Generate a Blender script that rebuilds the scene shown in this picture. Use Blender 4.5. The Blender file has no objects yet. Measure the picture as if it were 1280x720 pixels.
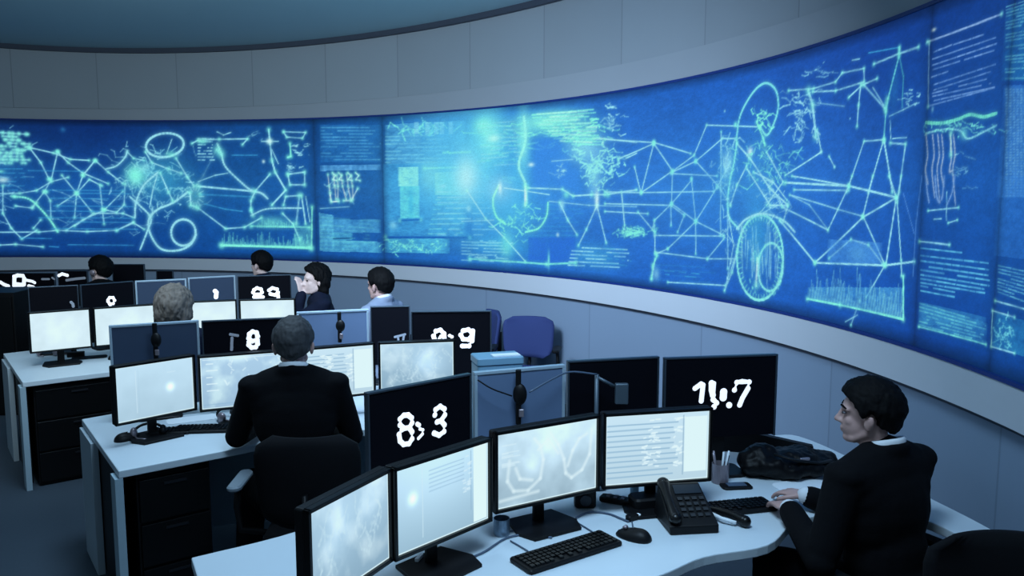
import bpy, math, random
import numpy as np
from mathutils import Vector, Matrix, noise as mnoise

random.seed(7)
rng = np.random.default_rng(11)
sc = bpy.context.scene
COL = sc.collection
V = Vector

# ------------------------------------------------------------------ camera
CAMH, PITCH, F = 1.95, 0.113, 1000.0
cd = bpy.data.cameras.new('camera')
cam = bpy.data.objects.new('camera', cd)
COL.objects.link(cam)
cam.location = (0, 0, CAMH)
cam.rotation_euler = (math.pi / 2 - PITCH, 0, 0)
cd.sensor_width = 36.0
cd.lens = F / 1280 * 36.0
cd.clip_start = 0.05
sc.camera = cam
sc.view_settings.view_transform = 'Standard'
sc.view_settings.look = 'None'
sc.view_settings.exposure = 0.0
sc.view_settings.gamma = 1.0
sc.view_settings.use_curve_mapping = False
CP, SP = math.cos(PITCH), math.sin(PITCH)


def sight(px, py):
    """direction of the line of sight through a point measured on the photograph"""
    return V(((px - 640) / F, CP - (py - 360) / F * SP, -SP - (py - 360) / F * CP))


def at(px, py, z):
    d = sight(px, py)
    return V((0, 0, CAMH)) + d * ((z - CAMH) / d.z)


def atd(px, py, y):
    d = sight(px, py)
    return V((0, 0, CAMH)) + d * (y / d.y)


# ------------------------------------------------------------------ materials
MATS = {}


def lin(c):
    c = np.asarray(c, float) / 255.0
    return np.where(c <= 0.04045, c / 12.92, ((c + 0.055) / 1.055) ** 2.4)


def mat(name, rgb, rough=0.5, metal=0.0, noise=0.0, nscale=20.0, bump=0.0, spec=0.5, emit=0.0, sheen=0.0):
    if name in MATS:
        return MATS[name]
    m = bpy.data.materials.new(name)
    m.use_nodes = True
    nt = m.node_tree
    b = nt.nodes['Principled BSDF']
    c = lin(rgb)
    b.inputs['Base Color'].default_value = (*c, 1)
    b.inputs['Roughness'].default_value = rough
    b.inputs['Metallic'].default_value = metal
    b.inputs['Specular IOR Level'].default_value = spec
    if sheen:
        b.inputs['Sheen Weight'].default_value = sheen
    if emit:
        b.inputs['Emission Color'].default_value = (*c, 1)
        b.inputs['Emission Strength'].default_value = emit
    tc = nt.nodes.new('ShaderNodeTexCoord')
    n = nt.nodes.new('ShaderNodeTexNoise')
    n.inputs['Scale'].default_value = nscale
    n.inputs['Detail'].default_value = 4
    nt.links.new(tc.outputs['Object'], n.inputs['Vector'])
    if noise:
        mx = nt.nodes.new('ShaderNodeMix')
        mx.data_type = 'RGBA'
        mx.inputs[6].default_value = (*(c * (1 - noise)), 1)
        mx.inputs[7].default_value = (*np.minimum(c * (1 + noise), 1), 1)
        nt.links.new(n.outputs['Fac'], mx.inputs[0])
        nt.links.new(mx.outputs[2], b.inputs['Base Color'])
    if bump:
        bp = nt.nodes.new('ShaderNodeBump')
        bp.inputs['Strength'].default_value = bump
        bp.inputs['Distance'].default_value = 0.004
        nt.links.new(n.outputs['Fac'], bp.inputs['Height'])
        nt.links.new(bp.outputs['Normal'], b.inputs['Normal'])
    MATS[name] = m
    return m


def screen_material():
    if 'screen' in MATS:
        return MATS['screen']
    m = bpy.data.materials.new('lit_screen')
    m.use_nodes = True
    nt = m.node_tree
    b = nt.nodes['Principled BSDF']
    b.inputs['Base Color'].default_value = (0.005, 0.006, 0.008, 1)
    b.inputs['Roughness'].default_value = 0.45
    b.inputs['Specular IOR Level'].default_value = 0.15
    a = nt.nodes.new('ShaderNodeAttribute')
    a.attribute_name = 'picture'
    nt.links.new(a.outputs['Color'], b.inputs['Emission Color'])
    b.inputs['Emission Strength'].default_value = 1.0
    MATS['screen'] = m
    return m


def wall_material(name, rgb, seam_s, seam_zs=(), dark=0.72):
    """painted panels with fine dark joints every seam_s metres (uv in metres)"""
    m = bpy.data.materials.new(name)
    m.use_nodes = True
    nt = m.node_tree
    N, L = nt.nodes, nt.links
    b = N['Principled BSDF']
    b.inputs['Roughness'].default_value = 0.55
    b.inputs['Specular IOR Level'].default_value = 0.3
    uv = N.new('ShaderNodeUVMap')
    sp = N.new('ShaderNodeSeparateXYZ')
    L.new(uv.outputs[0], sp.inputs[0])

    def math_(op, a, v):
        q = N.new('ShaderNodeMath'); q.operation = op
        L.new(a, q.inputs[0])
        if isinstance(v, (int, float)): q.inputs[1].default_value = v
        else: L.new(v, q.inputs[1])
        return q.outputs[0]
    md = math_('PINGPONG', sp.outputs[0], seam_s / 2)
    fac = math_('LESS_THAN', md, 0.006)
    for z in seam_zs:
        d = math_('SUBTRACT', sp.outputs[1], z)
        d = math_('ABSOLUTE', d, 0)
        d = math_('LESS_THAN', d, 0.007)
        fac = math_('MAXIMUM', fac, d)
    # each panel of slightly different tone
    fl = math_('FLOOR', math_('DIVIDE', sp.outputs[0], seam_s), 0)
    wn = N.new('ShaderNodeTexWhiteNoise'); wn.noise_dimensions = '1D'
    L.new(fl, wn.inputs['W'])
    tc = N.new('ShaderNodeTexCoord')
    ns = N.new('ShaderNodeTexNoise'); ns.inputs['Scale'].default_value = 1.3
    L.new(tc.outputs['Object'], ns.inputs['Vector'])
    t = math_('MULTIPLY', wn.outputs['Value'], 0.10)
    t2 = math_('MULTIPLY', ns.outputs['Fac'], 0.12)
    t = math_('ADD', t, t2)
    c = lin(rgb)
    mx = N.new('ShaderNodeMix'); mx.data_type = 'RGBA'
    mx.inputs[6].default_value = (*c, 1); mx.inputs[7].default_value = (*(c * 0.35), 1)
    L.new(t, mx.inputs[0])
    m2 = N.new('ShaderNodeMix'); m2.data_type = 'RGBA'
    L.new(fac, m2.inputs[0]); L.new(mx.outputs[2], m2.inputs[6])
    m2.inputs[7].default_value = (*(c * dark), 1)
    L.new(m2.outputs[2], b.inputs['Base Color'])
    return m


M_WHITE = mat('desk_laminate', (196, 208, 216), 0.42, noise=0.03, nscale=6)
M_EDGE = mat('desk_edge', (165, 180, 190), 0.5, noise=0.03)
M_GREYPANEL = mat('grey_board', (150, 172, 184), 0.6, noise=0.06)
M_BLACK = mat('black_plastic', (11, 12, 15), 0.5, noise=0.15, spec=0.22)
M_BLACK2 = mat('black_gloss', (7, 8, 10), 0.35, noise=0.1, spec=0.3)
M_DARKBOARD = mat('dark_board', (6, 7, 15), 0.7, noise=0.12, nscale=3, spec=0.08)
M_CHAIR = mat('chair_fabric', (11, 12, 16), 0.9, noise=0.2, nscale=300, bump=0.2, spec=0.15)
M_NAVYCHAIR = mat('navy_fabric', (50, 62, 108), 0.85, noise=0.1, nscale=250, bump=0.2, spec=0.2)
M_SUIT = mat('suit_cloth', (7, 8, 12), 0.9, noise=0.15, nscale=60, bump=0.3, spec=0.12)
M_SUIT2 = mat('navy_cloth', (16, 22, 40), 0.85, noise=0.15, nscale=60, bump=0.3, spec=0.12)
M_SHIRT = mat('pale_shirt', (118, 130, 152), 0.8, noise=0.06, nscale=40, bump=0.2)
M_WSHIRT = mat('white_shirt', (205, 210, 216), 0.7, noise=0.03)
M_SKIN = mat('skin', (176, 142, 136), 0.5, noise=0.06, nscale=15, spec=0.35)
M_SKIN2 = mat('skin_pale', (205, 178, 172), 0.5, noise=0.06, nscale=15, spec=0.35)
M_HAIR = mat('black_hair', (6, 6, 8), 0.75, noise=0.4, nscale=90, bump=0.35, spec=0.12)
M_HAIRG = mat('grey_hair', (56, 57, 60), 0.7, noise=0.6, nscale=22, bump=0.8, spec=0.25)
M_HAIRB = mat('ash_brown_hair', (104, 97, 92), 0.7, noise=0.6, nscale=28, bump=0.6, spec=0.25)
M_SILVER = mat('brushed_aluminium', (165, 185, 200), 0.4, metal=0.3, noise=0.05)
M_GLASSGREY = mat('grey_blue_panel', (92, 112, 142), 0.45, noise=0.06, nscale=3, spec=0.4)
M_GLASSDARK = mat('slate_panel', (52, 66, 88), 0.35, noise=0.15, nscale=2, spec=0.5)
M_DIGIT = mat('white_digit', (236, 240, 250), 0.6, emit=0.85)
M_DIGITDIM = mat('dim_digit', (120, 130, 145), 0.6, emit=0.35)
M_CABLE = mat('grey_cable', (70, 85, 105), 0.5)
M_BOX = mat('pale_blue_plastic', (120, 160, 185), 0.45, noise=0.05)
M_SHOE = mat('shoe_leather', (8, 8, 9), 0.35)
M_EYE = mat('eye_dark', (18, 16, 18), 0.3)
M_EYEW = mat('eye_white', (95, 92, 98), 0.3)
M_BAG = mat('bag_leather', (7, 7, 10), 0.5, noise=0.3, nscale=25, bump=0.5, spec=.15)
M_METAL = mat('chrome', (180, 185, 195), 0.2, metal=1.0)
M_CUP = mat('cup_metal', (150, 140, 148), 0.35, metal=0.5, noise=0.2)
M_PAPER = mat('paper', (225, 232, 238), 0.8, noise=0.02)

# ------------------------------------------------------------------ mesh builder


class MB:
    def __init__(s):
        s.v = []
        s.f = []

    def add(s, vs, fs):
        o = len(s.v)
        s.v += [tuple(v) for v in vs]
        s.f += [tuple(i + o for i in f) for f in fs]
        return s

    def box(s, c, d, rz=0.0, M=None, taper=1.0):
        x, y, z = d[0] / 2, d[1] / 2, d[2] / 2
        vs = [V((a * x * (taper if k > 0 else 1), b * y * (taper if k > 0 else 1), k * z))
              for k in (-1, 1) for a, b in ((-1, -1), (1, -1), (1, 1), (-1, 1))]
        R = Matrix.Rotation(rz, 3, 'Z') if M is None else M
        vs = [R @ v + V(c) for v in vs]
        return s.add(vs, [(3, 2, 1, 0), (4, 5, 6, 7), (0, 1, 5, 4), (1, 2, 6, 5), (2, 3, 7, 6), (3, 0, 4, 7)])

    def rbox(s, c, d, r=0.01, rz=0.0, M=None, n=4):
        """box with rounded vertical corners and a small chamfer"""
        x, y, z = d[0] / 2, d[1] / 2, d[2] / 2
        r = min(r, x * .98, y * .98)
        ch = min(r * .35, z * .6)
        pts = []
        for cx, cy, a0 in ((x - r, y - r, 0), (-x + r, y - r, 90), (-x + r, -y + r, 180), (x - r, -y + r, 270)):
            for i in range(n + 1):
                a = math.radians(a0 + 90 * i / n)
                pts.append((cx, cy, math.cos(a), math.sin(a)))
        rings = [(-z, r - ch), (-z + ch, r), (z - ch, r), (z, r - ch)]
        R = Matrix.Rotation(rz, 3, 'Z') if M is None else M
        vs = []
        for zz, rr in rings:
            for cx, cy, a, b in pts:
                vs.append(R @ V((cx + a * rr, cy + b * rr, zz)) + V(c))
        m = len(pts)
        fs = [tuple(reversed(range(m))), tuple(range(3 * m, 4 * m))]
        for k in range(3):
            for i in range(m):
                j = (i + 1) % m
                fs.append((k * m + i, k * m + j, (k + 1) * m + j, (k + 1) * m + i))
        return s.add(vs, fs)

    def prism(s, poly, z0, z1):
        a = sum(poly[i][0] * poly[(i + 1) % len(poly)][1] - poly[(i + 1) % len(poly)][0] * poly[i][1] for i in range(len(poly)))
        if a < 0:
            poly = poly[::-1]
        n = len(poly)
        vs = [(p[0], p[1], z0) for p in poly] + [(p[0], p[1], z1) for p in poly]
        fs = [tuple(reversed(range(n))), tuple(range(n, 2 * n))] + [(i, (i + 1) % n, n + (i + 1) % n, n + i) for i in range(n)]
        return s.add(vs, fs)

    def tube(s, pts, r, n=8, close=False, flat=1.0):
        pts = [V(p) for p in pts]
        m = len(pts)
        rr = r if isinstance(r, (list, tuple)) else [r] * m
        vs = []
        up = V((0, 0, 1))
        for i, p in enumerate(pts):
            if close:
                t = pts[(i + 1) % m] - pts[i - 1]
            else:
                t = pts[min(i + 1, m - 1)] - pts[max(i - 1, 0)]
            t.normalize()
            u = up if abs(t.dot(up)) < 0.95 else V((1, 0, 0))
            a = t.cross(u).normalized()
            b = a.cross(t).normalized()
            for k in range(n):
                an = 2 * math.pi * k / n
                vs.append(p + a * math.cos(an) * rr[i] + b * math.sin(an) * rr[i] * flat)
        fs = []
        for i in range(m if close else m - 1):
            for k in range(n):
                j = (i + 1) % m
                fs.append((i * n + k, i * n + (k + 1) % n, j * n + (k + 1) % n, j * n + k))
        if not close:
            fs += [tuple(reversed(range(n))), tuple(range((m - 1) * n, m * n))]
        return s.add(vs, fs)

    def ell(s, c, r, M=None, nu=16, nv=10):
        r = (r, r, r) if isinstance(r, (int, float)) else r
        vs = []
        c = V(c)
        for j in range(1, nv):
            ph = math.pi * j / nv
            for i in range(nu):
                th = 2 * math.pi * i / nu
                v = V((r[0] * math.sin(ph) * math.cos(th), r[1] * math.sin(ph) * math.sin(th), r[2] * math.cos(ph)))
                vs.append((M @ v if M else v) + c)
        t = V((0, 0, r[2])); b = V((0, 0, -r[2]))
        vs += [(M @ t if M else t) + c, (M @ b if M else b) + c]
        fs = []
        for j in range(nv - 2):
            for i in range(nu):
                k = (i + 1) % nu
                fs.append((j * nu + i, (j + 1) * nu + i, (j + 1) * nu + k, j * nu + k))
        T = (nv - 1) * nu
        for i in range(nu):
            k = (i + 1) % nu
            fs.append((T, i, k))
            fs.append((T + 1, (nv - 2) * nu + k, (nv - 2) * nu + i))
        return s.add(vs, fs)

    def limb(s, pts, rad, n=12, sub=4):
        """tapered capsule chain"""
        pts = [V(p) for p in pts]
        P, R = [], []
        for i in range(len(pts) - 1):
            for k in range(sub):
                t = k / sub
                P.append(pts[i].lerp(pts[i + 1], t)); R.append(rad[i] * (1 - t) + rad[i + 1] * t)
        P.append(pts[-1]); R.append(rad[-1])
        s.tube(P, R, n)
        for p, r in zip(pts, rad):
            s.ell(p, r * 0.998, nu=12, nv=8)
        return s

    def lathe(s, prof, c=(0, 0, 0), n=20):
        vs = [(c[0] + r * math.cos(2 * math.pi * k / n), c[1] + r * math.sin(2 * math.pi * k / n), c[2] + z) for r, z in prof for k in range(n)]
        m = len(prof)
        fs = [(i * n + k, i * n + (k + 1) % n, (i + 1) * n + (k + 1) % n, (i + 1) * n + k) for i in range(m - 1) for k in range(n)]
        fs += [tuple(reversed(range(n))), tuple(range((m - 1) * n, m * n))]
        return s.add(vs, fs)

    def xf(s, M):
        s.v = [tuple(M @ V(v)) for v in s.v]
        return s

    def build(s, name, m, parent=None, smooth=False, world=False, bevel=0.0):
        vs = s.v
        if world and parent is not None:
            Mi = (Matrix.Translation(parent.location) @ Matrix.Rotation(parent.rotation_euler.z, 4, 'Z')).inverted()
            vs = [tuple(Mi @ V(v)) for v in vs]
        me = bpy.data.meshes.new(name)
        me.from_pydata([tuple(v) for v in vs], [], s.f)
        me.update()
        if m is not None:
            me.materials.append(m)
        if smooth:
            me.polygons.foreach_set('use_smooth', [True] * len(me.polygons))
        o = bpy.data.objects.new(name, me)
        COL.objects.link(o)
        if parent is not None:
            o.parent = parent
        if bevel:
            b = o.modifiers.new('bevel', 'BEVEL'); b.width = bevel; b.segments = 2; b.limit_method = 'ANGLE'
        return o


def tag(o, label, cat, group=None):
    o['label'] = label; o['category'] = cat
    if group: o['group'] = group
    return o


def thing(name, label, cat, loc=(0, 0, 0), rz=0.0, group=None):
    o = bpy.data.objects.new(name, None)
    o.empty_display_size = 0.1
    COL.objects.link(o)
    o.location = loc
    o.rotation_euler = (0, 0, rz)
    return tag(o, label, cat, group)


def structure(o):
    o['kind'] = 'structure'
    return o


def remeshed(mb, name, m, parent, voxel=0.008, smooth=4, world=False):
    o = mb.build(name, None, None)
    r = o.modifiers.new('r', 'REMESH'); r.mode = 'VOXEL'; r.voxel_size = voxel
    s_ = o.modifiers.new('s', 'SMOOTH'); s_.iterations = smooth; s_.factor = 0.5
    dg = bpy.context.evaluated_depsgraph_get(); dg.update()
    me = bpy.data.meshes.new_from_object(o.evaluated_get(dg))
    old = o.data
    bpy.data.objects.remove(o); bpy.data.meshes.remove(old)
    me.name = name
    if parent is not None and world:
        Mi = (Matrix.Translation(parent.location) @ Matrix.Rotation(parent.rotation_euler.z, 4, 'Z')).inverted()
        me.transform(Mi)
    me.materials.clear(); me.materials.append(m)
    me.polygons.foreach_set('use_smooth', [True] * len(me.polygons))
    q = bpy.data.objects.new(name, me)
    COL.objects.link(q)
    if parent is not None: q.parent = parent
    return q


# ------------------------------------------------------------------ the curved wall
KW = 1.25
CX, CY, RX, RY = -3.818 * KW, 2.516 * KW, 5.364 * KW, 5.071 * KW
TH = np.radians(np.linspace(-28, 165, 1500))
_x = CX + RX * np.cos(TH); _y = CY + RY * np.sin(TH)
ARC = np.concatenate([[0], np.cumsum(np.hypot(np.diff(_x), np.diff(_y)))])
ARC = ARC.max() - ARC          # s grows from the left end to the right end


def wall_pt(s, off=0.0):
    th = np.interp(s, ARC[::-1], TH[::-1])
    x = CX + RX * np.cos(th); y = CY + RY * np.sin(th)
    nx, ny = np.cos(th) / RX, np.sin(th) / RY
    l = np.hypot(nx, ny)
    return x - nx / l * off, y - ny / l * off


def on_wall(px, py):
    """photo point -> (s along the wall, z, metres per pixel there)"""
    d = sight(px, py)
    a = (d.x / RX) ** 2 + (d.y / RY) ** 2
    b = -2 * (d.x * CX / RX ** 2 + d.y * CY / RY ** 2)
    c = (CX / RX) ** 2 + (CY / RY) ** 2 - 1
    t = (-b + math.sqrt(max(b * b - 4 * a * c, 0))) / (2 * a)
    x, y = d.x * t, d.y * t
    th = math.atan2((y - CY) / RY, (x - CX) / RX)
    return float(np.interp(th, TH, ARC)), CAMH + d.z * t, t / F


E_BOT = [(0, 321), (100, 320.5), (200, 321), (345, 325), (560, 334), (700, 346), (800, 359), (880, 371), (1000, 392), (1155, 437), (1280, 481)]
E_LED = [(0, 339), (450, 344), (560, 357), (700, 373), (800, 389), (880, 404), (1000, 433), (1090, 461), (1280, 544)]
E_TOP = [(0, 148.5), (150, 151), (300, 150.5), (400, 148), (560, 138.5), (640, 132), (700, 124), (800, 111), (880, 95), (1000, 64), (1100, 32), (1180, 0)]
E_TRM = [(0, 58.5), (150, 63), (250, 64), (340, 59), (430, 52), (563, 28), (640, 12), (700, 0)]
E_SEAM = [(0, 134), (250, 136), (400, 130), (560, 113), (700, 95), (820, 74), (1000, 25), (1060, 0)]


def edge_fn(pts, deg=3):
    q = np.array([on_wall(*p)[:2] for p in pts])
    cf = np.polyfit(q[:, 0], q[:, 1], deg)
    lo, hi = q[:, 0].min(), q[:, 0].max()
    return lambda s: np.polyval(cf, np.clip(s, lo, hi))


ZB, ZL, ZT, ZR = edge_fn(E_BOT), edge_fn(E_LED), edge_fn(E_TOP), edge_fn(E_TRM)
ZS = edge_fn(E_SEAM)
SMIN, SMAX = 0.3, ARC.max() - 0.3


def ring(name, m, zlo, zhi, off=0.0, s0=SMIN, s1=SMAX, thick=0.04, n=260, parent=None):
    """curved strip with real thickness following the wall"""
    S = np.linspace(s0, s1, n)
    zl = zlo(S) if callable(zlo) else np.full(n, zlo)
    zh = zhi(S) if callable(zhi) else np.full(n, zhi)
    xi, yi = wall_pt(S, off)
    xo, yo = wall_pt(S, off - thick)
    vs = []
    for i in range(n):
        vs += [(xi[i], yi[i], zl[i]), (xi[i], yi[i], zh[i]), (xo[i], yo[i], zh[i]), (xo[i], yo[i], zl[i])]
    fs = []
    for i in range(n - 1):
        a, b = i * 4, i * 4 + 4
        for k in range(4):
            j = (k + 1) % 4
            fs.append((a + k, b + k, b + j, a + j))
    fs += [(0, 1, 2, 3), ((n - 1) * 4 + 3, (n - 1) * 4 + 2, (n - 1) * 4 + 1, (n - 1) * 4)]
    me = bpy.data.meshes.new(name)
    me.from_pydata(vs, [], fs)
    me.flip_normals()
    uvl = me.uv_layers.new(name='UVMap')
    sv = np.repeat(S, 4); zv = np.array([v[2] for v in vs])
    li = np.zeros(len(me.loops), dtype=np.int32); me.loops.foreach_get('vertex_index', li)
    uvl.data.foreach_set('uv', np.stack([sv[li], zv[li]], 1).ravel().astype(np.float32))
    me.materials.append(m)
    o = bpy.data.objects.new(name, me)
    COL.objects.link(o)
    if parent: o.parent = parent
    return o


M_FASCIA = wall_material('fascia_panels', (150, 160, 168), 0.95, dark=.70)
M_LOWER = wall_material('lower_panels', (132, 150, 172), 1.35)
M_BAND = mat('band_paint', (190, 196, 204), 0.5, noise=0.03, nscale=2)
M_GROOVE = mat('groove_dark', (58, 66, 80), 0.7)
structure(ring('wall_front', M_LOWER, 0.0, lambda s: ZL(s) - 0.012, 0.0, thick=0.15))
structure(ring('trim_1', M_BAND, lambda s: ZL(s) + 0.012, lambda s: ZB(s) - 0.0, 0.05, thick=0.16))
structure(ring('trim_2', M_GROOVE, lambda s: ZL(s) - 0.014, lambda s: ZL(s) + 0.014, 0.015, thick=0.12))
structure(ring('wall_upper', M_FASCIA, lambda s: ZS(s) + 0.004, 3.9, 0.0, thick=0.15))
structure(ring('trim_3', mat('trim_paint', (150, 158, 166), .5, noise=.03, nscale=2), lambda s: ZT(s) + 0.0, lambda s: ZS(s), 0.02, thick=0.15))
structure(ring('trim_4', M_GROOVE, lambda s: ZR(s) - 0.02, lambda s: ZR(s) + 0.045, 0.05, thick=0.06))
# skirting
structure(ring('baseboard_front', M_GROOVE, 0.0, 0.09, 0.015, thick=0.03))

# ceiling: dropped soffit following the wall then a flat slab
M_CEIL = mat('ceiling_paint', (140, 172, 184), 0.8, noise=0.03, nscale=1)
S = np.linspace(SMIN, SMAX, 200)
xi, yi = wall_pt(S, 0.03)
b = MB()
zz = ZR(S) + 0.03
n = len(S)
vs = [(xi[i], yi[i], zz[i]) for i in range(n)]
x2 = CX + (xi - CX) * 0.55; y2 = CY + (yi - CY) * 0.55
vs += [(x2[i], y2[i], zz[i] + 0.25) for i in range(n)]
fs = [(i, i + 1, n + i + 1, n + i) for i in range(n - 1)]
b.add(vs, fs)
b.add([(x2[i], y2[i], zz[i] + 0.25) for i in range(n)] + [(CX, CY, 4.3)], [(i, i + 1, n) for i in range(n - 1)])
structure(b.build('ceiling', M_CEIL, smooth=True))

M_FLOOR = mat('floor_carpet', (58, 70, 82), 0.75, noise=0.12, nscale=60, bump=0.1, spec=0.25)
b = MB()
fx, fy = wall_pt(np.linspace(SMIN, SMAX, 90), -0.1)
poly = [(float(x), float(y)) for x, y in zip(fx, fy)] + [(2.4, -1.5), (-11.8, -1.5)]
b.prism(poly, -0.06, 0.0)
structure(b.build('floor', M_FLOOR))

# ------------------------------------------------------------------ the picture on the video wall


def hexc(*c): return np.array(c, float) / 255.0


CY_ = hexc(150, 226, 242); GR = hexc(130, 245, 225); WH = hexc(205, 245, 245); TL = hexc(60, 160, 215); LB = hexc(80, 140, 220)
BGX = [-200, 0, 130, 300, 400, 480, 600, 760, 900, 1000, 1100, 1165, 1280, 1450]
BGT = [(10, 40, 105), (8, 40, 105), (6, 36, 104), (12, 62, 140), (12, 66, 146), (20, 84, 170), (30, 100, 205), (28, 92, 200), (24, 84, 195), (22, 72, 178), (16, 56, 152), (14, 52, 140), (14, 54, 140), (10, 40, 110)]
BGM = [(14, 60, 140), (14, 66, 150), (14, 66, 152), (20, 84, 168), (22, 84, 172), (30, 98, 185), (52, 140, 228), (40, 112, 218), (36, 108, 214), (34, 104, 212), (28, 90, 196), (22, 78, 176), (22, 80, 178), (16, 60, 140)]
BGB = [(8, 50, 126), (8, 52, 132), (8, 54, 136), (12, 70, 160), (14, 74, 168), (18, 80, 178), (24, 92, 200), (26, 92, 205), (24, 88, 200), (22, 84, 196), (16, 72, 176), (12, 60, 158), (10, 60, 150), (8, 44, 110)]
_bs = None


def bg_color(S2, T2):
    """display backdrop as a function of place on the wall (s) and height fraction"""
    ss = np.array([on_wall(x, 260)[0] for x in BGX])
    out = np.zeros(S2.shape + (3,))
    for k in range(3):
        t = np.interp(S2, ss, [c[k] for c in BGT]); m_ = np.interp(S2, ss, [c[k] for c in BGM]); b_ = np.interp(S2, ss, [c[k] for c in BGB])
        w1 = np.clip(T2 * 2 - 1, 0, 1); w0 = np.clip(1 - T2 * 2, 0, 1)
        out[..., k] = (t * w1 + b_ * w0 + m_ * (1 - w1 - w0)) / 255.0
    out *= np.array([1.15, 1.06, .94])
    edge = np.clip(np.minimum(T2, 1 - T2) / 0.05, 0, 1)
    out *= (0.55 + 0.45 * edge)[..., None]
    return out


class Panel:
    def __init__(p, x0, x1, rows):
        xs = np.arange(x0, x1 + 0.01, 1.0)
        p.S = np.array([on_wall(x, 260)[0] for x in xs])
        p.v = np.linspace(0, 1, rows)
        zb, zt = ZB(p.S), ZT(p.S)
        p.Z = zb[None, :] + p.v[:, None] * (zt - zb)[None, :]
        p.S2 = np.broadcast_to(p.S[None, :], p.Z.shape)
        p.C = bg_color(p.S2, np.broadcast_to(p.v[:, None], p.Z.shape)).copy()
        h, w = p.Z.shape
        p.N = np.zeros((h, w))
        for cell, a in ((3, .30), (9, .30), (34, .25)):
            g = rng.random((h // cell + 3, w // cell + 3))
            yy, xx = np.mgrid[0:h, 0:w] / cell
            i, j = yy.astype(int), xx.astype(int); fy_, fx_ = yy - i, xx - j
            p.N += a * ((g[i, j] * (1 - fx_) + g[i, j + 1] * fx_) * (1 - fy_) + (g[i + 1, j] * (1 - fx_) + g[i + 1, j + 1] * fx_) * fy_) * 2
        p.N = np.clip(p.N * 1.15 - .05, 0.15, 1.35)
        p.C *= (0.90 + 0.12 * p.N)[..., None]

    def mask(p, a, col, add=False, sl=None):
        tgt = p.C if sl is None else p.C[:, sl]
        if add: tgt += a[..., None] * col
        else: tgt[:] = tgt * (1 - a[..., None]) + col * a[..., None]

    def sl(p, s0, s1):
        i = np.searchsorted(p.S, s0); j = np.searchsorted(p.S, s1)
        return slice(max(i - 1, 0), min(j + 1, len(p.S)))

    def seg(p, a, b_, w, col, al=0.85, glow=0.22):
        (s0, z0, m0), (s1, z1, m1) = a, b_
        m = (m0 + m1) / 2
        W = w * m * 0.29 * min(1.0, (.0065 / m) ** .45)
        pad = W + 5 * m
        sl = p.sl(min(s0, s1) - pad, max(s0, s1) + pad)
        if sl.stop - sl.start < 2: return
        X = p.S2[:, sl]; Y = p.Z[:, sl]
        # foreshortening: widths are given as seen square on
        dx, dz = s1 - s0, z1 - z0
        L = dx * dx + dz * dz + 1e-12
        t = np.clip(((X - s0) * dx + (Y - z0) * dz) / L, 0, 1)
        d = np.hypot(X - (s0 + t * dx), Y - (z0 + t * dz))
        core = np.clip(np.clip((W - d) / (0.9 * m) + 0.6, 0, 1) * al * (.35 + .75 * p.N[:, sl]), 0, 1)
        p.mask(core, col, sl=sl)
        if glow:
            g = np.exp(-(d / (W + 2.2 * m)) ** 2) * glow * .8
            p.mask(g, col * 0.9, sl=sl)

    def blob(p, c, rx, ry, col, al=0.5, power=2):
        s0, z0, m = c
        sl = p.sl(s0 - 2.5 * rx * m, s0 + 2.5 * rx * m)
        if sl.stop - sl.start < 2: return
        d = (np.abs((p.S2[:, sl] - s0) / (rx * m)) ** power + np.abs((p.Z[:, sl] - z0) / (ry * m)) ** power)
        p.mask(np.exp(-d) * al, col, sl=sl)

    def quad(p, c4, col, al):
        """filled four-cornered block, corners given as (s,z,m) TL TR BR BL"""
        tl, tr, br, bl = c4
        s0, s1 = min(tl[0], bl[0]), max(tr[0], br[0])
        sl = p.sl(s0, s1)
        if sl.stop - sl.start < 2: return
        X = p.S2[:, sl]; Y = p.Z[:, sl]
        u = (X - s0) / (s1 - s0)
        zt_ = tl[1] * (1 - u) + tr[1] * u; zb_ = bl[1] * (1 - u) + br[1] * u
        a = ((Y < zt_) & (Y > zb_) & (u > 0) & (u < 1)) * al
        ed = np.clip(np.minimum(u, 1 - u) * 14, 0, 1)
        p.mask(np.clip(a * (.35 + .75 * p.N[:, sl]) * (.4 + .6 * ed), 0, 1), col, sl=sl)

    def build(p, parent):
        h, w = p.Z.shape
        x, y = wall_pt(p.S, 0.035)
        co = np.stack([np.broadcast_to(x, (h, w)), np.broadcast_to(y, (h, w)), p.Z], -1).reshape(-1, 3)
        return grid_mesh('display_panel', co, w, h, p.C.reshape(-1, 3), parent, flip=False)


def grid_mesh(name, co, w, h, rgb, parent, flip=False):
    me = bpy.data.meshes.new(name)
    nf = (w - 1) * (h - 1)
    me.vertices.add(w * h); me.vertices.foreach_set('co', co.astype(np.float32).ravel())
    i = (np.arange(h - 1)[:, None] * w + np.arange(w - 1)[None, :]).ravel()
    q = np.stack([i, i + 1, i + w + 1, i + w], 1)
    if flip: q = q[:, ::-1]
    me.loops.add(nf * 4); me.loops.foreach_set('vertex_index', q.astype(np.int32).ravel())
    me.polygons.add(nf); me.polygons.foreach_set('loop_start', (np.arange(nf) * 4).astype(np.int32))
    me.update(calc_edges=True); me.validate()
    at_ = me.color_attributes.new('picture', 'FLOAT_COLOR', 'POINT')
    c = np.clip(rgb, 0, 1)
    l = np.where(c <= 0.04045, c / 12.92, ((c + 0.055) / 1.055) ** 2.4)
    at_.data.foreach_set('color', np.concatenate([l, np.ones((len(l), 1))], 1).astype(np.float32).ravel())
    me.materials.append(screen_material())
    o = bpy.data.objects.new(name, me)
    COL.objects.link(o)
    if parent is not None: o.parent = parent
    return o


PANELS = [Panel(-230, 397, 200), Panel(397, 482, 220), Panel(482, 1161, 360), Panel(1161, 1262, 420), Panel(1262, 1420, 420)]


def each(fn):
    for p in PANELS: fn(p)


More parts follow.
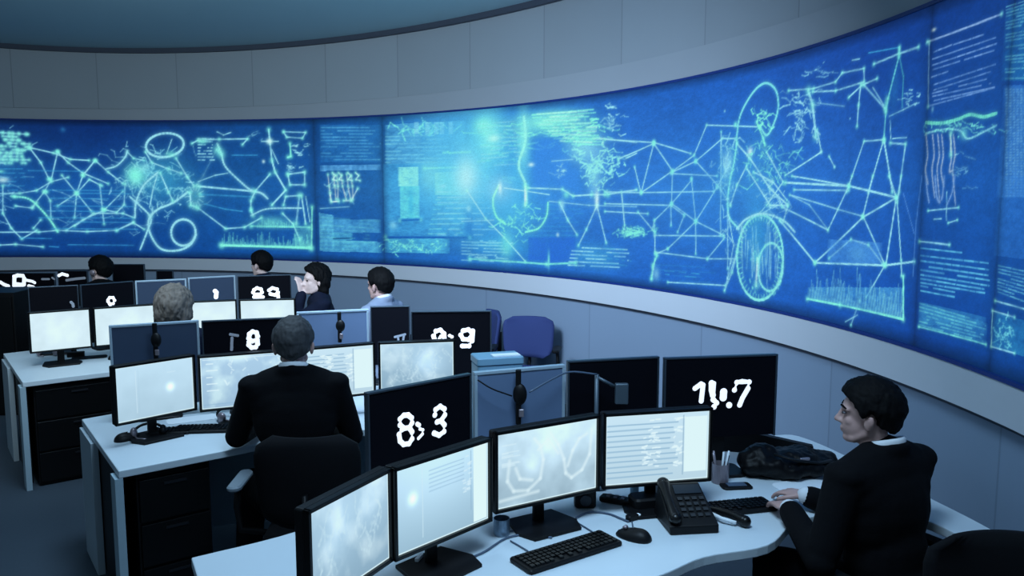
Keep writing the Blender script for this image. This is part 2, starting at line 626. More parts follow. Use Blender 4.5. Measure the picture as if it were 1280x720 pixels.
class Sheet:
    """trace taken from an enlargement of the photo: origin and scale of that enlargement"""
    def __init__(s, ox, oy, k): s.o = (ox, oy, k)

    def w(s, x, y): return on_wall(s.o[0] + x / s.o[2], s.o[1] + y / s.o[2])

    def line(s, pts, w=2.4, col=CY_, al=0.8, glow=0.2):
        q = [s.w(*p) for p in pts]
        for a, b_ in zip(q[:-1], q[1:]):
            for p in PANELS: p.seg(a, b_, w, col, al, glow)
        if w >= 2.6 and len(pts) < 9 and glow > .15:
            for c in q:
                for p in PANELS: p.blob(c, w * .9, w * .9, GR, .55)

    def curve(s, pts, **k):
        # catmull-rom through the points
        P = [np.array(p, float) for p in pts]
        P = [2 * P[0] - P[1]] + P + [2 * P[-1] - P[-2]]
        out = []
        for i in range(1, len(P) - 2):
            for t in np.linspace(0, 1, 7)[:-1]:
                a, b_, c, d = P[i - 1], P[i], P[i + 1], P[i + 2]
                out.append(0.5 * ((2 * b_) + (-a + c) * t + (2 * a - 5 * b_ + 4 * c - d) * t * t + (-a + 3 * b_ - 3 * c + d) * t ** 3))
        out.append(P[-2])
        s.line([tuple(o) for o in out], **k)

    def ring(s, cx, cy, rx, ry, rot=0, **k):
        pts = []
        for a in np.linspace(0, 2 * math.pi, 33):
            x, y = rx * math.cos(a), ry * math.sin(a)
            pts.append((cx + x * math.cos(rot) - y * math.sin(rot), cy + x * math.sin(rot) + y * math.cos(rot)))
        s.line(pts, **k)

    def blob(s, x, y, rx, ry, col=GR, al=0.5, power=2):
        c = s.w(x, y)
        for p in PANELS: p.blob(c, rx / s.o[2], ry / s.o[2], col, al, power)

    def quad(s, tl, tr, br, bl, col, al):
        q = [s.w(*p) for p in (tl, tr, br, bl)]
        for p in PANELS: p.quad(q, col, al)

    def text(s, tl, tr, br, bl, rows, col=TL, al=0.6, w=1.6, fill=0.75, gaps=True, ragged=0.3, glow=0.08):
        """lines of small illegible writing between four corners"""
        for r in range(rows):
            t = (r + 0.5) / rows
            a = (tl[0] * (1 - t) + bl[0] * t, tl[1] * (1 - t) + bl[1] * t)
            b_ = (tr[0] * (1 - t) + br[0] * t, tr[1] * (1 - t) + br[1] * t)
            end = 1 - random.random() * ragged
            x = 0.0
            while x < end:
                l = random.uniform(0.03, 0.22)
                if random.random() < fill:
                    e = min(x + l, end)
                    s.line([(a[0] + (b_[0] - a[0]) * x, a[1] + (b_[1] - a[1]) * x), (a[0] + (b_[0] - a[0]) * e, a[1] + (b_[1] - a[1]) * e)],
                           w=w, col=col, al=al * random.uniform(0.6, 1), glow=glow)
                x += l + (0.02 if gaps else 0)

    def scribble(s, x0, y0, x1, y1, n, step=14, w=1.8, col=CY_, al=0.6, flat=0.4, glow=0.12):
        """loose tangle of short strokes gathered around the middle of a box"""
        for _ in range(int(n * 1.0)):
            x = min(max(random.gauss((x0 + x1) / 2, (x1 - x0) * .27), x0 - step * .6), x1 + step * .6)
            y = min(max(random.gauss((y0 + y1) / 2, (y1 - y0) * .27), y0 - step * .4), y1 + step * .4)
            pts = [(x, y)]
            hd_ = random.choice((-1, 1))
            for k in range(random.randint(1, 4)):
                x += random.uniform(-.3, 1) * step * hd_; y += random.uniform(-step, step) * flat
                pts.append((x, y))
            s.line(pts, w=w * random.uniform(.6, 1.5), col=col, al=al * random.uniform(.35, 1.15), glow=min(glow, .14) * .45)

    def bars(s, x0, x1, yb0, yb1, hmin, hmax, n, col, al, w=2.0):
        for i in range(n):
            t = i / (n - 1)
            x = x0 + (x1 - x0) * t; yb = yb0 + (yb1 - yb0) * t
            h = random.uniform(hmin, hmax) * (0.5 + random.random() * 0.5)
            s.line([(x, yb), (x, yb - h)], w=w, col=col, al=al * random.uniform(0.5, 1), glow=0.05)


random.seed(3)
# --- left end (enlargement A)
A = Sheet(0, 140, 3.79)
A.scribble(-260, 90, 130, 560, 60, step=60, al=0.45, flat=0.35)
A.blob(-10, 240, 130, 100, TL, 0.35)
A.blob(380, 400, 330, 160, hexc(30, 110, 190), 0.45)
A.text((0, 90), (150, 100), (150, 250), (0, 250), 10, col=CY_, al=0.6, w=2.6, ragged=0.35, glow=0.25)
A.text((-300, 90), (0, 90), (0, 260), (-300, 260), 10, col=CY_, al=0.5, w=2.6)
A.text((0, 260), (130, 260), (120, 380), (0, 380), 6, col=TL, al=0.55, w=2.2)
A.blob(20, 322, 28, 14, WH, 0.8); A.blob(8, 282, 18, 8, GR, 0.7)
for pts in ([(150, 175), (200, 240), (240, 320)], [(280, 190), (250, 320), (215, 380), (160, 450)], [(280, 190), (330, 240), (400, 290), (520, 340)],
            [(400, 300), (458, 230), (520, 285), (590, 340)], [(458, 230), (400, 300), (370, 385), (360, 500)], [(300, 300), (370, 385), (440, 470)],
            [(370, 385), (280, 445)], [(370, 385), (430, 320), (490, 350)], [(215, 375), (245, 420), (248, 500)], [(-150, 390), (100, 385), (180, 372), (250, 330), (330, 310)],
            [(320, 560), (400, 510), (500, 465), (590, 375)], [(600, 340), (595, 440), (560, 475), (500, 462)], [(480, 345), (492, 460), (500, 530)],
            [(-150, 570), (190, 568), (280, 560), (420, 566), (560, 560), (640, 525), (690, 555)], [(150, 170), (260, 195), (340, 225), (430, 230)],
            [(20, 350), (20, 480), (60, 550), (110, 600), (180, 560)], [(560, 560), (640, 520)], [(610, 190), (640, 220), (690, 230)], [(0, 630), (80, 626), (210, 638)],
            [(180, 430), (160, 455), (80, 445)], [(200, 510), (165, 550)], [(360, 540), (450, 480), (590, 480), (640, 500)]):
    A.line(pts, w=2.6, al=0.75)
A.curve([(60, 400), (140, 410), (200, 460), (250, 520), (280, 568)], w=4, col=GR, al=0.8)
A.curve([(510, 270), (560, 255), (600, 215), (610, 185)], w=3)
for y, x0, x1 in ((278, 140, 400), (370, 240, 600), (385, 370, 640), (408, 250, 520), (445, 260, 640), (468, 230, 480), (500, 190, 640), (520, 330, 620), (552, 250, 660), (596, 100, 250), (628, 330, 640), (636, 240, 285)):
    A.line([(x0, y), (x1, y + 3)], w=1.8, col=TL, al=0.6, glow=0.15)
for x, y in ((280, 188), (240, 318), (400, 300), (370, 385), (500, 464), (75, 400), (225, 378), (458, 232), (720, 492)):
    A.blob(x, y, 12, 10, GR, 0.9)
A.blob(652, 300, 34, 40, GR, 0.95); A.blob(690, 270, 30, 26, CY_, 0.7)
A.scribble(560, 180, 800, 420, 60, step=40, al=0.6, flat=0.8)
A.scribble(200, 360, 660, 570, 30, step=50, al=0.35, flat=0.4)
A.blob(305, 85, 12, 12, TL, 0.4)
# --- enlargement B
B = Sheet(160, 140, 3.7875)
B.scribble(60, 200, 350, 480, 60, step=30, al=0.5, flat=0.8)
B.blob(170, 310, 140, 110, hexc(80, 200, 220), 0.5); B.blob(40, 300, 46, 46, GR, 0.8); B.blob(330, 400, 50, 60, GR, 0.35)
B.ring(182, 158, 90, 56, rot=-0.12, w=5, al=0.85)
B.ring(270, 570, 58, 62, w=5, al=0.9)
B.curve([(330, 580), (300, 630), (240, 655), (170, 650), (130, 610), (105, 550), (110, 500), (150, 460), (220, 430), (290, 380)], w=4.5, al=0.85)
B.curve([(40, 500), (45, 430), (80, 350), (150, 285)], w=4, al=0.85)
B.curve([(65, 650), (100, 560), (115, 500), (60, 440), (15, 400)], w=3.6, al=0.8)
B.line([(110, 450), (125, 370), (145, 300)], w=2.5); B.line([(90, 190), (120, 240), (200, 270), (260, 290)], w=2.6)
B.line([(235, 220), (290, 310), (320, 350)], w=3); B.line([(160, 290), (200, 380), (220, 420)], w=3)
B.line([(190, 200), (215, 130)], w=1.6); B.blob(210, 200, 26, 14, GR, 0.6)
for k in range(14):
    a = k / 14 * 6.28
    B.line([(325 + 20 * math.cos(a), 400 + 30 * math.sin(a)), (325 + 42 * math.cos(a), 400 + 58 * math.sin(a))], w=1.8, al=0.6)
B.line([(300, 380), (305, 440), (330, 450)], w=4)
B.line([(340, 352), (600, 375)], w=4.4, al=0.9); B.line([(350, 390), (600, 402)], w=3.6, al=0.6, col=TL); B.line([(340, 330), (420, 300), (480, 290)], w=2)
B.line([(370, 435), (470, 460), (550, 470)], w=2, col=TL)
B.curve([(430, 150), (450, 200), (470, 260), (540, 330), (590, 370), (640, 385), (670, 410)], w=4)
B.line([(310, 150), (340, 135), (440, 130), (575, 128), (550, 155)], w=3); B.line([(340, 345), (365, 300), (440, 150)], w=1.2, al=0.2)
B.text((340, 120), (420, 120), (420, 235), (340, 235), 8, w=2.6, col=CY_, al=0.75, ragged=0.2)
B.blob(360, 140, 26, 14, GR, 0.7)
B.line([(430, 95), (460, 110), (495, 98)], w=2)
B.line([(500, 205), (620, 205)], w=1.8, col=TL)
B.line([(430, 180), (450, 200)], w=7, al=0.5)
B.line([(675, 85), (680, 140), (690, 230), (705, 285), (755, 370), (690, 440)], w=4.2, al=0.9)
B.line([(640, 140), (720, 140)], w=2.2); B.blob(678, 140, 18, 14, WH, 0.95)
B.line([(690, 180), (720, 245)], w=2.2); B.blob(650, 235, 9, 9, WH, 0.8)
B.line([(680, 295), (610, 375), (590, 420), (590, 465), (600, 490)], w=3.4); B.blob(592, 462, 10, 16, GR, 0.8)
B.curve([(590, 490), (660, 460), (750, 455), (830, 455)], w=3); B.line([(340, 455), (470, 552), (560, 545), (640, 500)], w=3.2)
B.line([(740, 480), (790, 530), (820, 600)], w=3)
B.scribble(600, 85, 650, 130, 6, w=1.6, al=0.4)
B.line([(745, 95), (850, 98), (835, 125), (760, 120), (745, 95)], w=2.6)
B.line([(775, 150), (780, 210), (765, 215)], w=3.6, col=GR); B.scribble(780, 150, 860, 215, 14, w=2.2)
B.line([(765, 295), (845, 285), (845, 345), (775, 345), (765, 295)], w=3.6); B.scribble(730, 235, 830, 290, 10, w=2)
B.line([(745, 440), (755, 400), (830, 395), (850, 530)], w=3.4); B.line([(820, 395), (805, 530)], w=5, al=0.5); B.line([(850, 400), (870, 520)], w=2)
B.line([(880, 450), (878, 645), (450, 630)], w=4, col=GR, al=0.8)
B.blob(690, 520, 90, 26, GR, 0.55); B.line([(590, 540), (870, 545)], w=4, col=GR, al=0.6)
B.bars(455, 870, 634, 642, 10, 80, 90, GR, 0.55, w=2.0)
B.bars(620, 790, 545, 545, 10, 50, 30, GR, 0.5, w=2.2)
B.quad((800, 550), (875, 550), (875, 645), (800, 640), GR, 0.35)
B.line([(450, 630), (875, 642)], w=5, col=GR, al=0.85)
# --- enlargement C (narrow window and busy block)
C_ = Sheet(390, 130, 3.6)
C_.quad((45, 95), (322, 95), (322, 262), (45, 262), hexc(40, 120, 190), 0.5)
C_.text((50, 100), (320, 100), (320, 258), (50, 258), 11, w=2.4, col=hexc(90, 180, 225), al=0.6, ragged=0.25)
C_.quad((45, 278), (318, 272), (318, 298), (45, 302), hexc(100, 180, 235), 0.7)
C_.scribble(60, 310, 225, 440, 16, step=20, w=1.8, col=CY_, al=0.4, flat=1.2)
for x in (80, 105, 120, 140, 165, 185):
    C_.line([(x, 305 + random.random() * 20), (x + 6, 370), (x + random.uniform(5, 25), 430)], w=2.6, col=hexc(200, 225, 225), al=0.6)
for x in (100, 128, 170, 205):
    C_.line([(x, 310), (x + 14, 322), (x + 2, 340), (x + 20, 345)], w=2.6, col=WH, al=0.85)
C_.line([(90, 400), (95, 440), (130, 438)], w=3, col=WH, al=0.8); C_.line([(150, 435), (185, 435), (215, 380)], w=3, col=WH, al=0.6)
C_.line([(45, 470), (175, 462)], w=2, col=CY_, al=0.5)
C_.quad((42, 488), (100, 500), (110, 665), (42, 660), hexc(90, 185, 225), 0.65)
C_.quad((100, 518), (320, 520), (320, 578), (100, 580), hexc(80, 170, 220), 0.6)
C_.quad((100, 612), (320, 620), (320, 668), (100, 664), hexc(90, 190, 225), 0.65)
C_.quad((100, 575), (190, 580), (190, 612), (100, 612), hexc(80, 180, 220), 0.6)
C_.line([(105, 605), (185, 603)], w=2, col=hexc(10, 60, 120), al=0.7)
C_.text((45, 500), (320, 520), (320, 665), (45, 660), 9, w=1.8, col=GR, al=0.25)
C_.quad((340, 95), (500, 85), (500, 272), (340, 272), hexc(85, 175, 225), 0.6)
C_.quad((500, 85), (700, 75), (700, 270), (500, 272), hexc(75, 170, 225), 0.6)
C_.quad((335, 270), (720, 262), (720, 600), (335, 600), hexc(70, 175, 230), 0.6)
C_.text((340, 140), (700, 130), (700, 270), (340, 272), 8, w=2.8, col=hexc(120, 210, 235), al=0.55)
C_.scribble(350, 90, 640, 140, 30, step=26, w=3, col=GR, al=0.5, flat=1)
for x in (470, 520, 560, 585, 625):
    C_.quad((x, 82), (x + 20, 82), (x + 20, 136), (x, 138), hexc(140, 215, 235), 0.5)
C_.quad((398, 285), (490, 283), (490, 370), (398, 372), hexc(140, 235, 225), 0.85)
C_.quad((420, 370), (490, 370), (495, 512), (405, 515), hexc(100, 220, 225), 0.7)
C_.blob(455, 450, 14, 70, hexc(50, 170, 220), 0.5)
C_.line([(405, 524), (500, 520)], w=3, col=hexc(20, 90, 180), al=0.8)
C_.quad((560, 310), (710, 300), (710, 410), (570, 410), hexc(150, 240, 225), 0.6)
C_.blob(640, 360, 90, 70, GR, 0.5); C_.blob(715, 330, 22, 60, WH, 0.7); C_.blob(600, 370, 20, 9, WH, 0.7)
C_.line([(515, 290), (740, 283), (800, 330)], w=4, col=GR, al=0.8)
C_.text((570, 420), (720, 415), (720, 590), (530, 595), 8, w=2.6, col=hexc(120, 225, 225), al=0.55)
C_.blob(375, 545, 22, 18, CY_, 0.6)
C_.line([(340, 598), (720, 600)], w=3.5, col=hexc(15, 80, 175), al=0.8)
C_.quad((338, 605), (630, 605), (630, 672), (338, 668), hexc(80, 190, 225), 0.7)
C_.scribble(340, 610, 630, 668, 50, step=12, w=2, col=GR, al=0.6, flat=1)
C_.blob(660, 230, 30, 30, hexc(35, 110, 205), 0.8); C_.blob(715, 540, 22, 60, hexc(25, 95, 190), 0.6)
C_.blob(716, 470, 14, 14, WH, 0.9)
C_.text((730, 610), (864, 612), (864, 640), (730, 640), 3, w=3, al=0.6, col=CY_)
C_.scribble(690, 670, 864, 700, 14, step=20, w=2, col=CY_, al=0.5)
# --- enlargement D (the bright map)
D = Sheet(580, 110, 3.0)
D.blob(30, 330, 110, 90, hexc(120, 235, 240), 0.75); D.blob(110, 190, 80, 90, hexc(110, 240, 230), 0.75)
D.blob(-60, 250, 200, 260, hexc(95, 200, 240), 0.6); D.blob(40, 330, 60, 60, WH, 0.5)
D.blob(70, 240, 120, 170, hexc(110, 225, 240), 0.6); D.blob(230, 200, 36, 120, GR, 0.6); D.blob(330, 120, 150, 34, GR, 0.65); D.blob(440, 170, 110, 50, GR, 0.45)
D.blob(500, 260, 80, 60, CY_, 0.45); D.blob(500, 370, 36, 50, CY_, 0.5); D.blob(200, 470, 110, 70, hexc(90, 210, 235), 0.5); D.blob(150, 590, 160, 50, hexc(80, 200, 230), 0.5); D.blob(500, 630, 130, 46, hexc(80, 195, 232), 0.45)
D.text((-90, 380), (140, 380), (140, 560), (-90, 560), 9, w=3, col=CY_, al=0.4); D.text((150, 430), (520, 430), (520, 560), (150, 560), 8, w=2, col=TL, al=0.5)
D.scribble(60, 110, 250, 330, 40, step=46, w=3.4, col=GR, al=0.5, flat=0.15)
D.blob(210, 340, 60, 120, hexc(90, 215, 240), 0.5); D.blob(300, 140, 160, 45, GR, 0.7); D.blob(120, 420, 140, 90, hexc(80, 190, 235), 0.5)
D.blob(120, 300, 190, 190, hexc(80, 190, 240), 0.45); D.blob(330, 330, 260, 230, hexc(60, 150, 232), 0.35); D.blob(80, 140, 45, 30, GR, 0.8); D.blob(120, 190, 28, 12, WH, 0.9); D.blob(460, 210, 90, 60, CY_, 0.45)
D.text((230, 100), (500, 75), (560, 220), (380, 215), 12, w=3.4, col=GR, al=0.75, ragged=0.15, fill=0.8)
D.text((60, 130), (250, 115), (250, 290), (80, 300), 12, w=2.6, col=CY_, al=0.35)
D.scribble(250, 110, 560, 215, 60, step=30, w=3, col=GR, al=0.65, flat=0.35)
D.scribble(530, 60, 600, 170, 22, step=20, w=2.6, col=CY_, al=0.65, flat=0.6)
D.scribble(430, 225, 620, 330, 60, step=22, w=3.2, col=hexc(140, 235, 235), al=0.65, flat=0.8)
D.scribble(460, 300, 560, 400, 20, step=18, w=3, col=hexc(140, 235, 235), al=0.65, flat=0.8)
for q in (((255, 185), (350, 185), (430, 245), (470, 330), (495, 400), (420, 385), (250, 378), (245, 300)),):
    # clear blue opening in the middle of the map
    for bx_, by_, rx_, ry_ in ((300, 255, 44, 70), (300, 340, 48, 40), (370, 300, 60, 62), (400, 345, 62, 42), (340, 220, 60, 34)):
        D.blob(bx_, by_, rx_, ry_, hexc(56, 138, 228), 0.8, power=4)
D.curve([(235, 110), (240, 200), (215, 290), (240, 360), (245, 430)], w=7, col=hexc(150, 245, 240), al=0.7)
D.blob(262, 288, 16, 8, WH, 0.85)
D.line([(340, 275), (420, 268)], w=2, al=0.5); D.scribble(355, 280, 400, 350, 12, w=2.2, al=0.5)
D.line([(250, 375), (380, 380), (420, 405), (490, 400), (540, 400), (660, 382)], w=3.4, al=0.8)
D.line([(160, 375), (330, 400)], w=2); D.line([(330, 425), (480, 440), (660, 445)], w=2, al=0.5)
D.curve([(140, 365), (118, 420), (130, 480), (165, 510)], w=4.5, col=GR)
D.curve([(325, 430), (320, 480), (290, 525), (240, 540)], w=4, col=GR)
D.line([(240, 370), (240, 440)], w=5.5, col=WH, al=0.8); D.blob(145, 375, 10, 22, WH, 0.8)
D.scribble(130, 440, 300, 560, 36, step=22, w=2.4, col=GR, al=0.55, flat=0.8)
D.line([(20, 385), (90, 490), (160, 560), (240, 650)], w=2.6); D.line([(0, 500), (120, 495)], w=2, al=0.5)
D.line([(370, 430), (400, 495), (435, 550)], w=3); D.blob(378, 440, 14, 20, CY_, 0.8); D.blob(362, 550, 8, 8, WH, 0.7)
D.line([(510, 440), (470, 530), (440, 590)], w=3); D.line([(510, 440), (545, 580)], w=3); D.blob(510, 420, 12, 34, WH, 0.9)
D.blob(395, 400, 18, 14, GR, 0.7); D.blob(552, 398, 14, 14, GR, 0.7)
D.quad((250, 560), (320, 560), (320, 645), (250, 645), hexc(40, 105, 212), 0.5)
D.quad((320, 560), (430, 560), (380, 655), (330, 655), hexc(38, 104, 212), 0.5)
D.text((420, 590), (640, 600), (640, 680), (400, 670), 6, w=3, col=CY_, al=0.7, ragged=0.1)
D.text((0, 570), (200, 575), (230, 660), (0, 650), 7, w=2.6, col=CY_, al=0.55)
D.blob(170, 590, 34, 50, GR, 0.6); D.line([(30, 640), (320, 660), (430, 655)], w=4, col=GR, al=0.6); D.blob(328, 645, 6, 30, GR, 0.8)
D.scribble(585, 530, 660, 560, 26, step=16, w=3, col=GR, al=0.65, flat=0.5)
D.line([(520, 188), (660, 205)], w=2); D.line([(620, 265), (660, 245)], w=2.4); D.line([(605, 400), (615, 530)], w=2)
D.blob(15, 335, 60, 75, WH, 0.55); D.blob(105, 190, 60, 75, hexc(150, 250, 235), 0.5); D.blob(140, 380, 70, 50, WH, 0.35); D.blob(235, 200, 26, 90, hexc(150, 250, 235), 0.5)
D.blob(330, 125, 120, 26, hexc(150, 250, 230), 0.5); D.blob(450, 235, 70, 34, hexc(150, 240, 240), 0.4); D.blob(500, 330, 40, 36, hexc(150, 240, 240), 0.4); D.blob(-120, 330, 60, 60, hexc(150, 240, 230), 0.4)
D.text((240, 95), (480, 80), (560, 215), (380, 205), 9, w=3.6, col=hexc(175, 250, 235), al=0.6, ragged=0.15, fill=0.6)
# --- enlargement E (the network figure)
E_ = Sheet(760, 90, 2.4)
for pts in ([(0, 203), (148, 212)], [(40, 262), (148, 215)], [(148, 215), (110, 362), (200, 300)], [(148, 215), (205, 298), (270, 250)], [(148, 212), (260, 245)],
            [(205, 298), (202, 395), (150, 445)], [(275, 268), (205, 300)], [(202, 395), (275, 448), (360, 490)], [(262, 320), (275, 448), (275, 545)],
            [(202, 395), (262, 325)], [(270, 250), (308, 160), (470, 165)], [(275, 268), (350, 350), (380, 400)], [(275, 268), (355, 200), (395, 200)],
            [(275, 448), (340, 345), (380, 270)], [(200, 305), (340, 312)], [(110, 362), (330, 358)], [(0, 395), (200, 400), (240, 430)], [(0, 418), (130, 425)],
            [(150, 490), (360, 492)], [(150, 460), (152, 540), (310, 560), (400, 560)], [(275, 448), (190, 530), (155, 545)], [(360, 500), (310, 560)], [(150, 445), (145, 470)],
            [(352, 180), (350, 490)], [(372, 400), (372, 590)], [(50, 360), (60, 460)], [(90, 285), (108, 360)], [(100, 420), (150, 480)], [(0, 360), (110, 362)],
            [(152, 560), (142, 620)], [(190, 630), (365, 640), (400, 540)], [(200, 398), (200, 460)], [(240, 430), (220, 480)]):
    E_.line(pts, w=2.6, al=0.78)
for x, y, r in ((148, 213, 9), (205, 298, 7), (275, 268, 8), (202, 395, 7), (275, 448, 9), (262, 320, 6), (110, 362, 6), (152, 545, 6), (190, 530, 5), (340, 345, 7), (396, 158, 9)):
    E_.blob(x, y, r, r, GR, 0.9)
E_.scribble(35, 468, 150, 492, 30, step=14, w=2.4, col=GR, al=0.6, flat=0.5)
E_.text((180, 590), (290, 600), (285, 622), (185, 612), 2, w=2.4, al=0.6, ragged=0.05); E_.blob(155, 605, 16, 20, CY_, 0.6)
E_.line([(140, 620), (145, 580), (158, 550)], w=4, col=GR, al=0.6)
E_.text((0, 520), (80, 528), (80, 590), (0, 580), 4, w=2.6, al=0.5)
E_.text((150, 570), (350, 580), (350, 640), (160, 630), 4, w=1.2, al=0.3)
E_.scribble(345, 190, 400, 420, 46, step=16, w=2.4, col=CY_, al=0.5, flat=1.4)
E_.blob(300, 380, 240, 150, hexc(60, 150, 225), 0.3); E_.blob(460, 300, 90, 130, hexc(80, 180, 230), 0.35); E_.blob(370, 275, 22, 36, WH, 0.6); E_.blob(372, 290, 44, 80, hexc(90, 205, 235), 0.35)
E_.curve([(470, 165), (490, 190), (510, 160), (525, 110), (520, 60), (495, 35), (465, 45), (430, 90), (405, 150), (395, 250), (375, 350), (375, 430), (405, 470)], w=4.6, al=0.9, col=hexc(120, 225, 235))
E_.scribble(455, 110, 505, 190, 20, step=14, w=2.6, col=GR, al=0.65, flat=1); E_.line([(460, 150), (480, 200), (485, 220)], w=4, col=GR)
E_.ring(470, 556, 70, 128, rot=0.02, w=5.5, al=0.95, col=hexc(135, 235, 235))
E_.ring(502, 585, 38, 72, rot=0.05, w=5, al=0.9, col=hexc(135, 235, 235))
E_.blob(460, 500, 60, 110, hexc(70, 185, 220), 0.45)
for k in range(30):
    x = random.uniform(412, 530); E_.line([(x, random.uniform(440, 560)), (x + random.uniform(-6, 6), random.uniform(520, 660))], w=1.8, al=0.45)
for k in range(46):
    a = k / 46 * 6.28
    E_.line([(470 + 58 * math.cos(a), 556 + 112 * math.sin(a)), (470 + 68 * math.cos(a), 556 + 126 * math.sin(a))], w=2, col=GR, al=0.5)
E_.line([(462, 560), (458, 640)], w=7, col=WH, al=0.7)
E_.blob(440, 240, 14, 14, WH, 0.9); E_.scribble(400, 215, 560, 330, 60, step=18, w=2.2, col=GR, al=0.5, flat=1)
E_.line([(400, 215), (440, 260), (500, 350), (555, 400), (540, 450)], w=3.6); E_.line([(430, 280), (400, 340), (380, 400)], w=3)
E_.line([(430, 290), (500, 400), (555, 400)], w=3); E_.line([(490, 240), (540, 330), (490, 400)], w=2.6); E_.line([(450, 300), (510, 330), (552, 385)], w=2.6)
E_.scribble(470, 330, 550, 430, 26, step=18, w=2.2, al=0.5, flat=1); E_.scribble(375, 400, 410, 560, 16, step=14, w=2, al=0.45, flat=1.5)
E_.line([(400, 540), (385, 600), (362, 655)], w=3.4, al=0.7); E_.line([(372, 420), (390, 520), (370, 620)], w=2.4)
E_.blob(363, 118, 4, 4, CY_, 0.8)
E_.curve([(400, 470), (430, 440), (480, 425), (540, 445), (576, 480)], w=4.5)
# --- enlargement F
F_ = Sheet(960, 40, 3.6)
F_.line([(115, 265), (230, 255), (330, 225), (360, 185), (460, 165), (460, 225), (330, 265), (225, 270)], w=3.4, al=0.7)
F_.line([(390, 295), (450, 240), (520, 210)], w=3.6); F_.line([(445, 235), (435, 330), (428, 425)], w=3.6); F_.line([(460, 240), (555, 345)], w=4, al=0.7)
F_.line([(500, 250), (550, 330)], w=2.4); F_.line([(205, 265), (225, 330), (240, 470)], w=7, al=0.7); F_.line([(245, 440), (265, 540), (100, 645)], w=3)
F_.line([(300, 560), (325, 608)], w=2.6); F_.blob(325, 607, 6, 6, CY_, 0.8); F_.blob(262, 540, 8, 8, CY_, 0.8)
F_.scribble(110, 265, 240, 380, 30, step=24, w=2.6, al=0.55, flat=0.8); F_.scribble(130, 360, 240, 490, 26, step=22, w=2.8, al=0.55, flat=1)
F_.scribble(180, 145, 300, 190, 12, step=26, w=2, al=0.45, flat=0.3); F_.line([(245, 320), (370, 335)], w=2, al=0.4); F_.line([(405, 128), (440, 122)], w=2.4)
F_.line([(480, 95), (620, 70)], w=2.4, col=TL); F_.line([(505, 145), (620, 98), (710, 68)], w=4, al=0.7)
F_.line([(622, 70), (620, 110), (570, 300), (560, 360), (550, 490)], w=4, al=0.8, col=hexc(110, 215, 220)); F_.line([(622, 110), (640, 200), (635, 340)], w=2.4, col=hexc(80, 190, 200), al=0.6)
F_.line([(575, 380), (640, 350), (700, 320)], w=2.4, al=0.5); F_.scribble(640, 270, 710, 330, 14, step=16, w=2, al=0.45); F_.blob(600, 240, 34, 110, hexc(50, 150, 190), 0.25)
F_.line([(380, 720), (460, 492), (550, 485)], w=3); F_.line([(550, 485), (480, 720)], w=3.4); F_.line([(552, 490), (590, 720)], w=4.4)
F_.line([(580, 500), (650, 505), (620, 720)], w=4, al=0.6); F_.line([(580, 400), (582, 480)], w=2); F_.line([(590, 480), (655, 475)], w=1.6)
F_.blob(560, 330, 14, 36, GR, 0.6); F_.blob(622, 80, 10, 12, GR, 0.6); F_.blob(552, 486, 10, 10, GR, 0.7); F_.blob(396, 390, 5, 5, CY_, 0.7)
# --- enlargement G
G_ = Sheet(960, 220, 3.6)
G_.line([(100, 30), (390, 45), (608, 97)], w=4.4, al=0.85); G_.line([(130, 0), (390, 45)], w=2.8); G_.line([(140, 62), (390, 65)], w=3.2, al=0.6)
G_.line([(120, 85), (340, 150), (450, 180)], w=2.6, al=0.6); G_.line([(130, 90), (210, 130), (295, 243)], w=2.2, al=0.5); G_.line([(85, 140), (295, 243), (390, 45), (405, 0)], w=3.2)
G_.line([(500, 0), (455, 180), (555, 400)], w=3.4); G_.line([(575, 0), (608, 97), (560, 400)], w=4.2); G_.line([(608, 97), (455, 185), (235, 390)], w=4)
G_.line([(75, 200), (235, 390), (555, 402), (690, 385)], w=4, al=0.85); G_.line([(630, 0), (612, 120), (630, 380), (632, 450)], w=3); G_.line([(725, 0), (700, 200), (685, 450)], w=2.4, col=LB, al=0.7)
G_.line([(640, 80), (690, 260)], w=1.6, col=LB); G_.line([(555, 402), (470, 545)], w=3.2, al=0.7); G_.line([(440, 560), (400, 670)], w=3, al=0.5); G_.line([(375, 655), (430, 625)], w=2.4, al=0.6)
G_.quad((370, 290), (450, 290), (540, 395), (290, 390), hexc(75, 150, 225), 0.55); G_.blob(430, 350, 80, 40, hexc(100, 180, 230), 0.45)
G_.line([(300, 370), (400, 285), (480, 310), (545, 395)], w=3, al=0.4)
G_.quad((205, 500), (640, 500), (640, 645), (200, 552), hexc(70, 155, 215), 0.55)
G_.bars(205, 638, 552, 640, 30, 190, 90, hexc(130, 215, 225), 0.5, w=2.4)
G_.line([(200, 552), (350, 580), (640, 645), (640, 450)], w=4.4, col=GR, al=0.85)
G_.scribble(120, 0, 20, 190, 20, step=16, w=2, al=0.5)
for x, y in ((390, 45), (608, 97), (455, 183), (235, 390), (556, 402)): G_.blob(x, y, 9, 9, GR, 0.85)
for k in range(20):
    a = random.uniform(0, 6.28); G_.blob(10 + 75 * math.cos(a), 430 + 118 * math.sin(a), 5, 7, GR, 0.6)
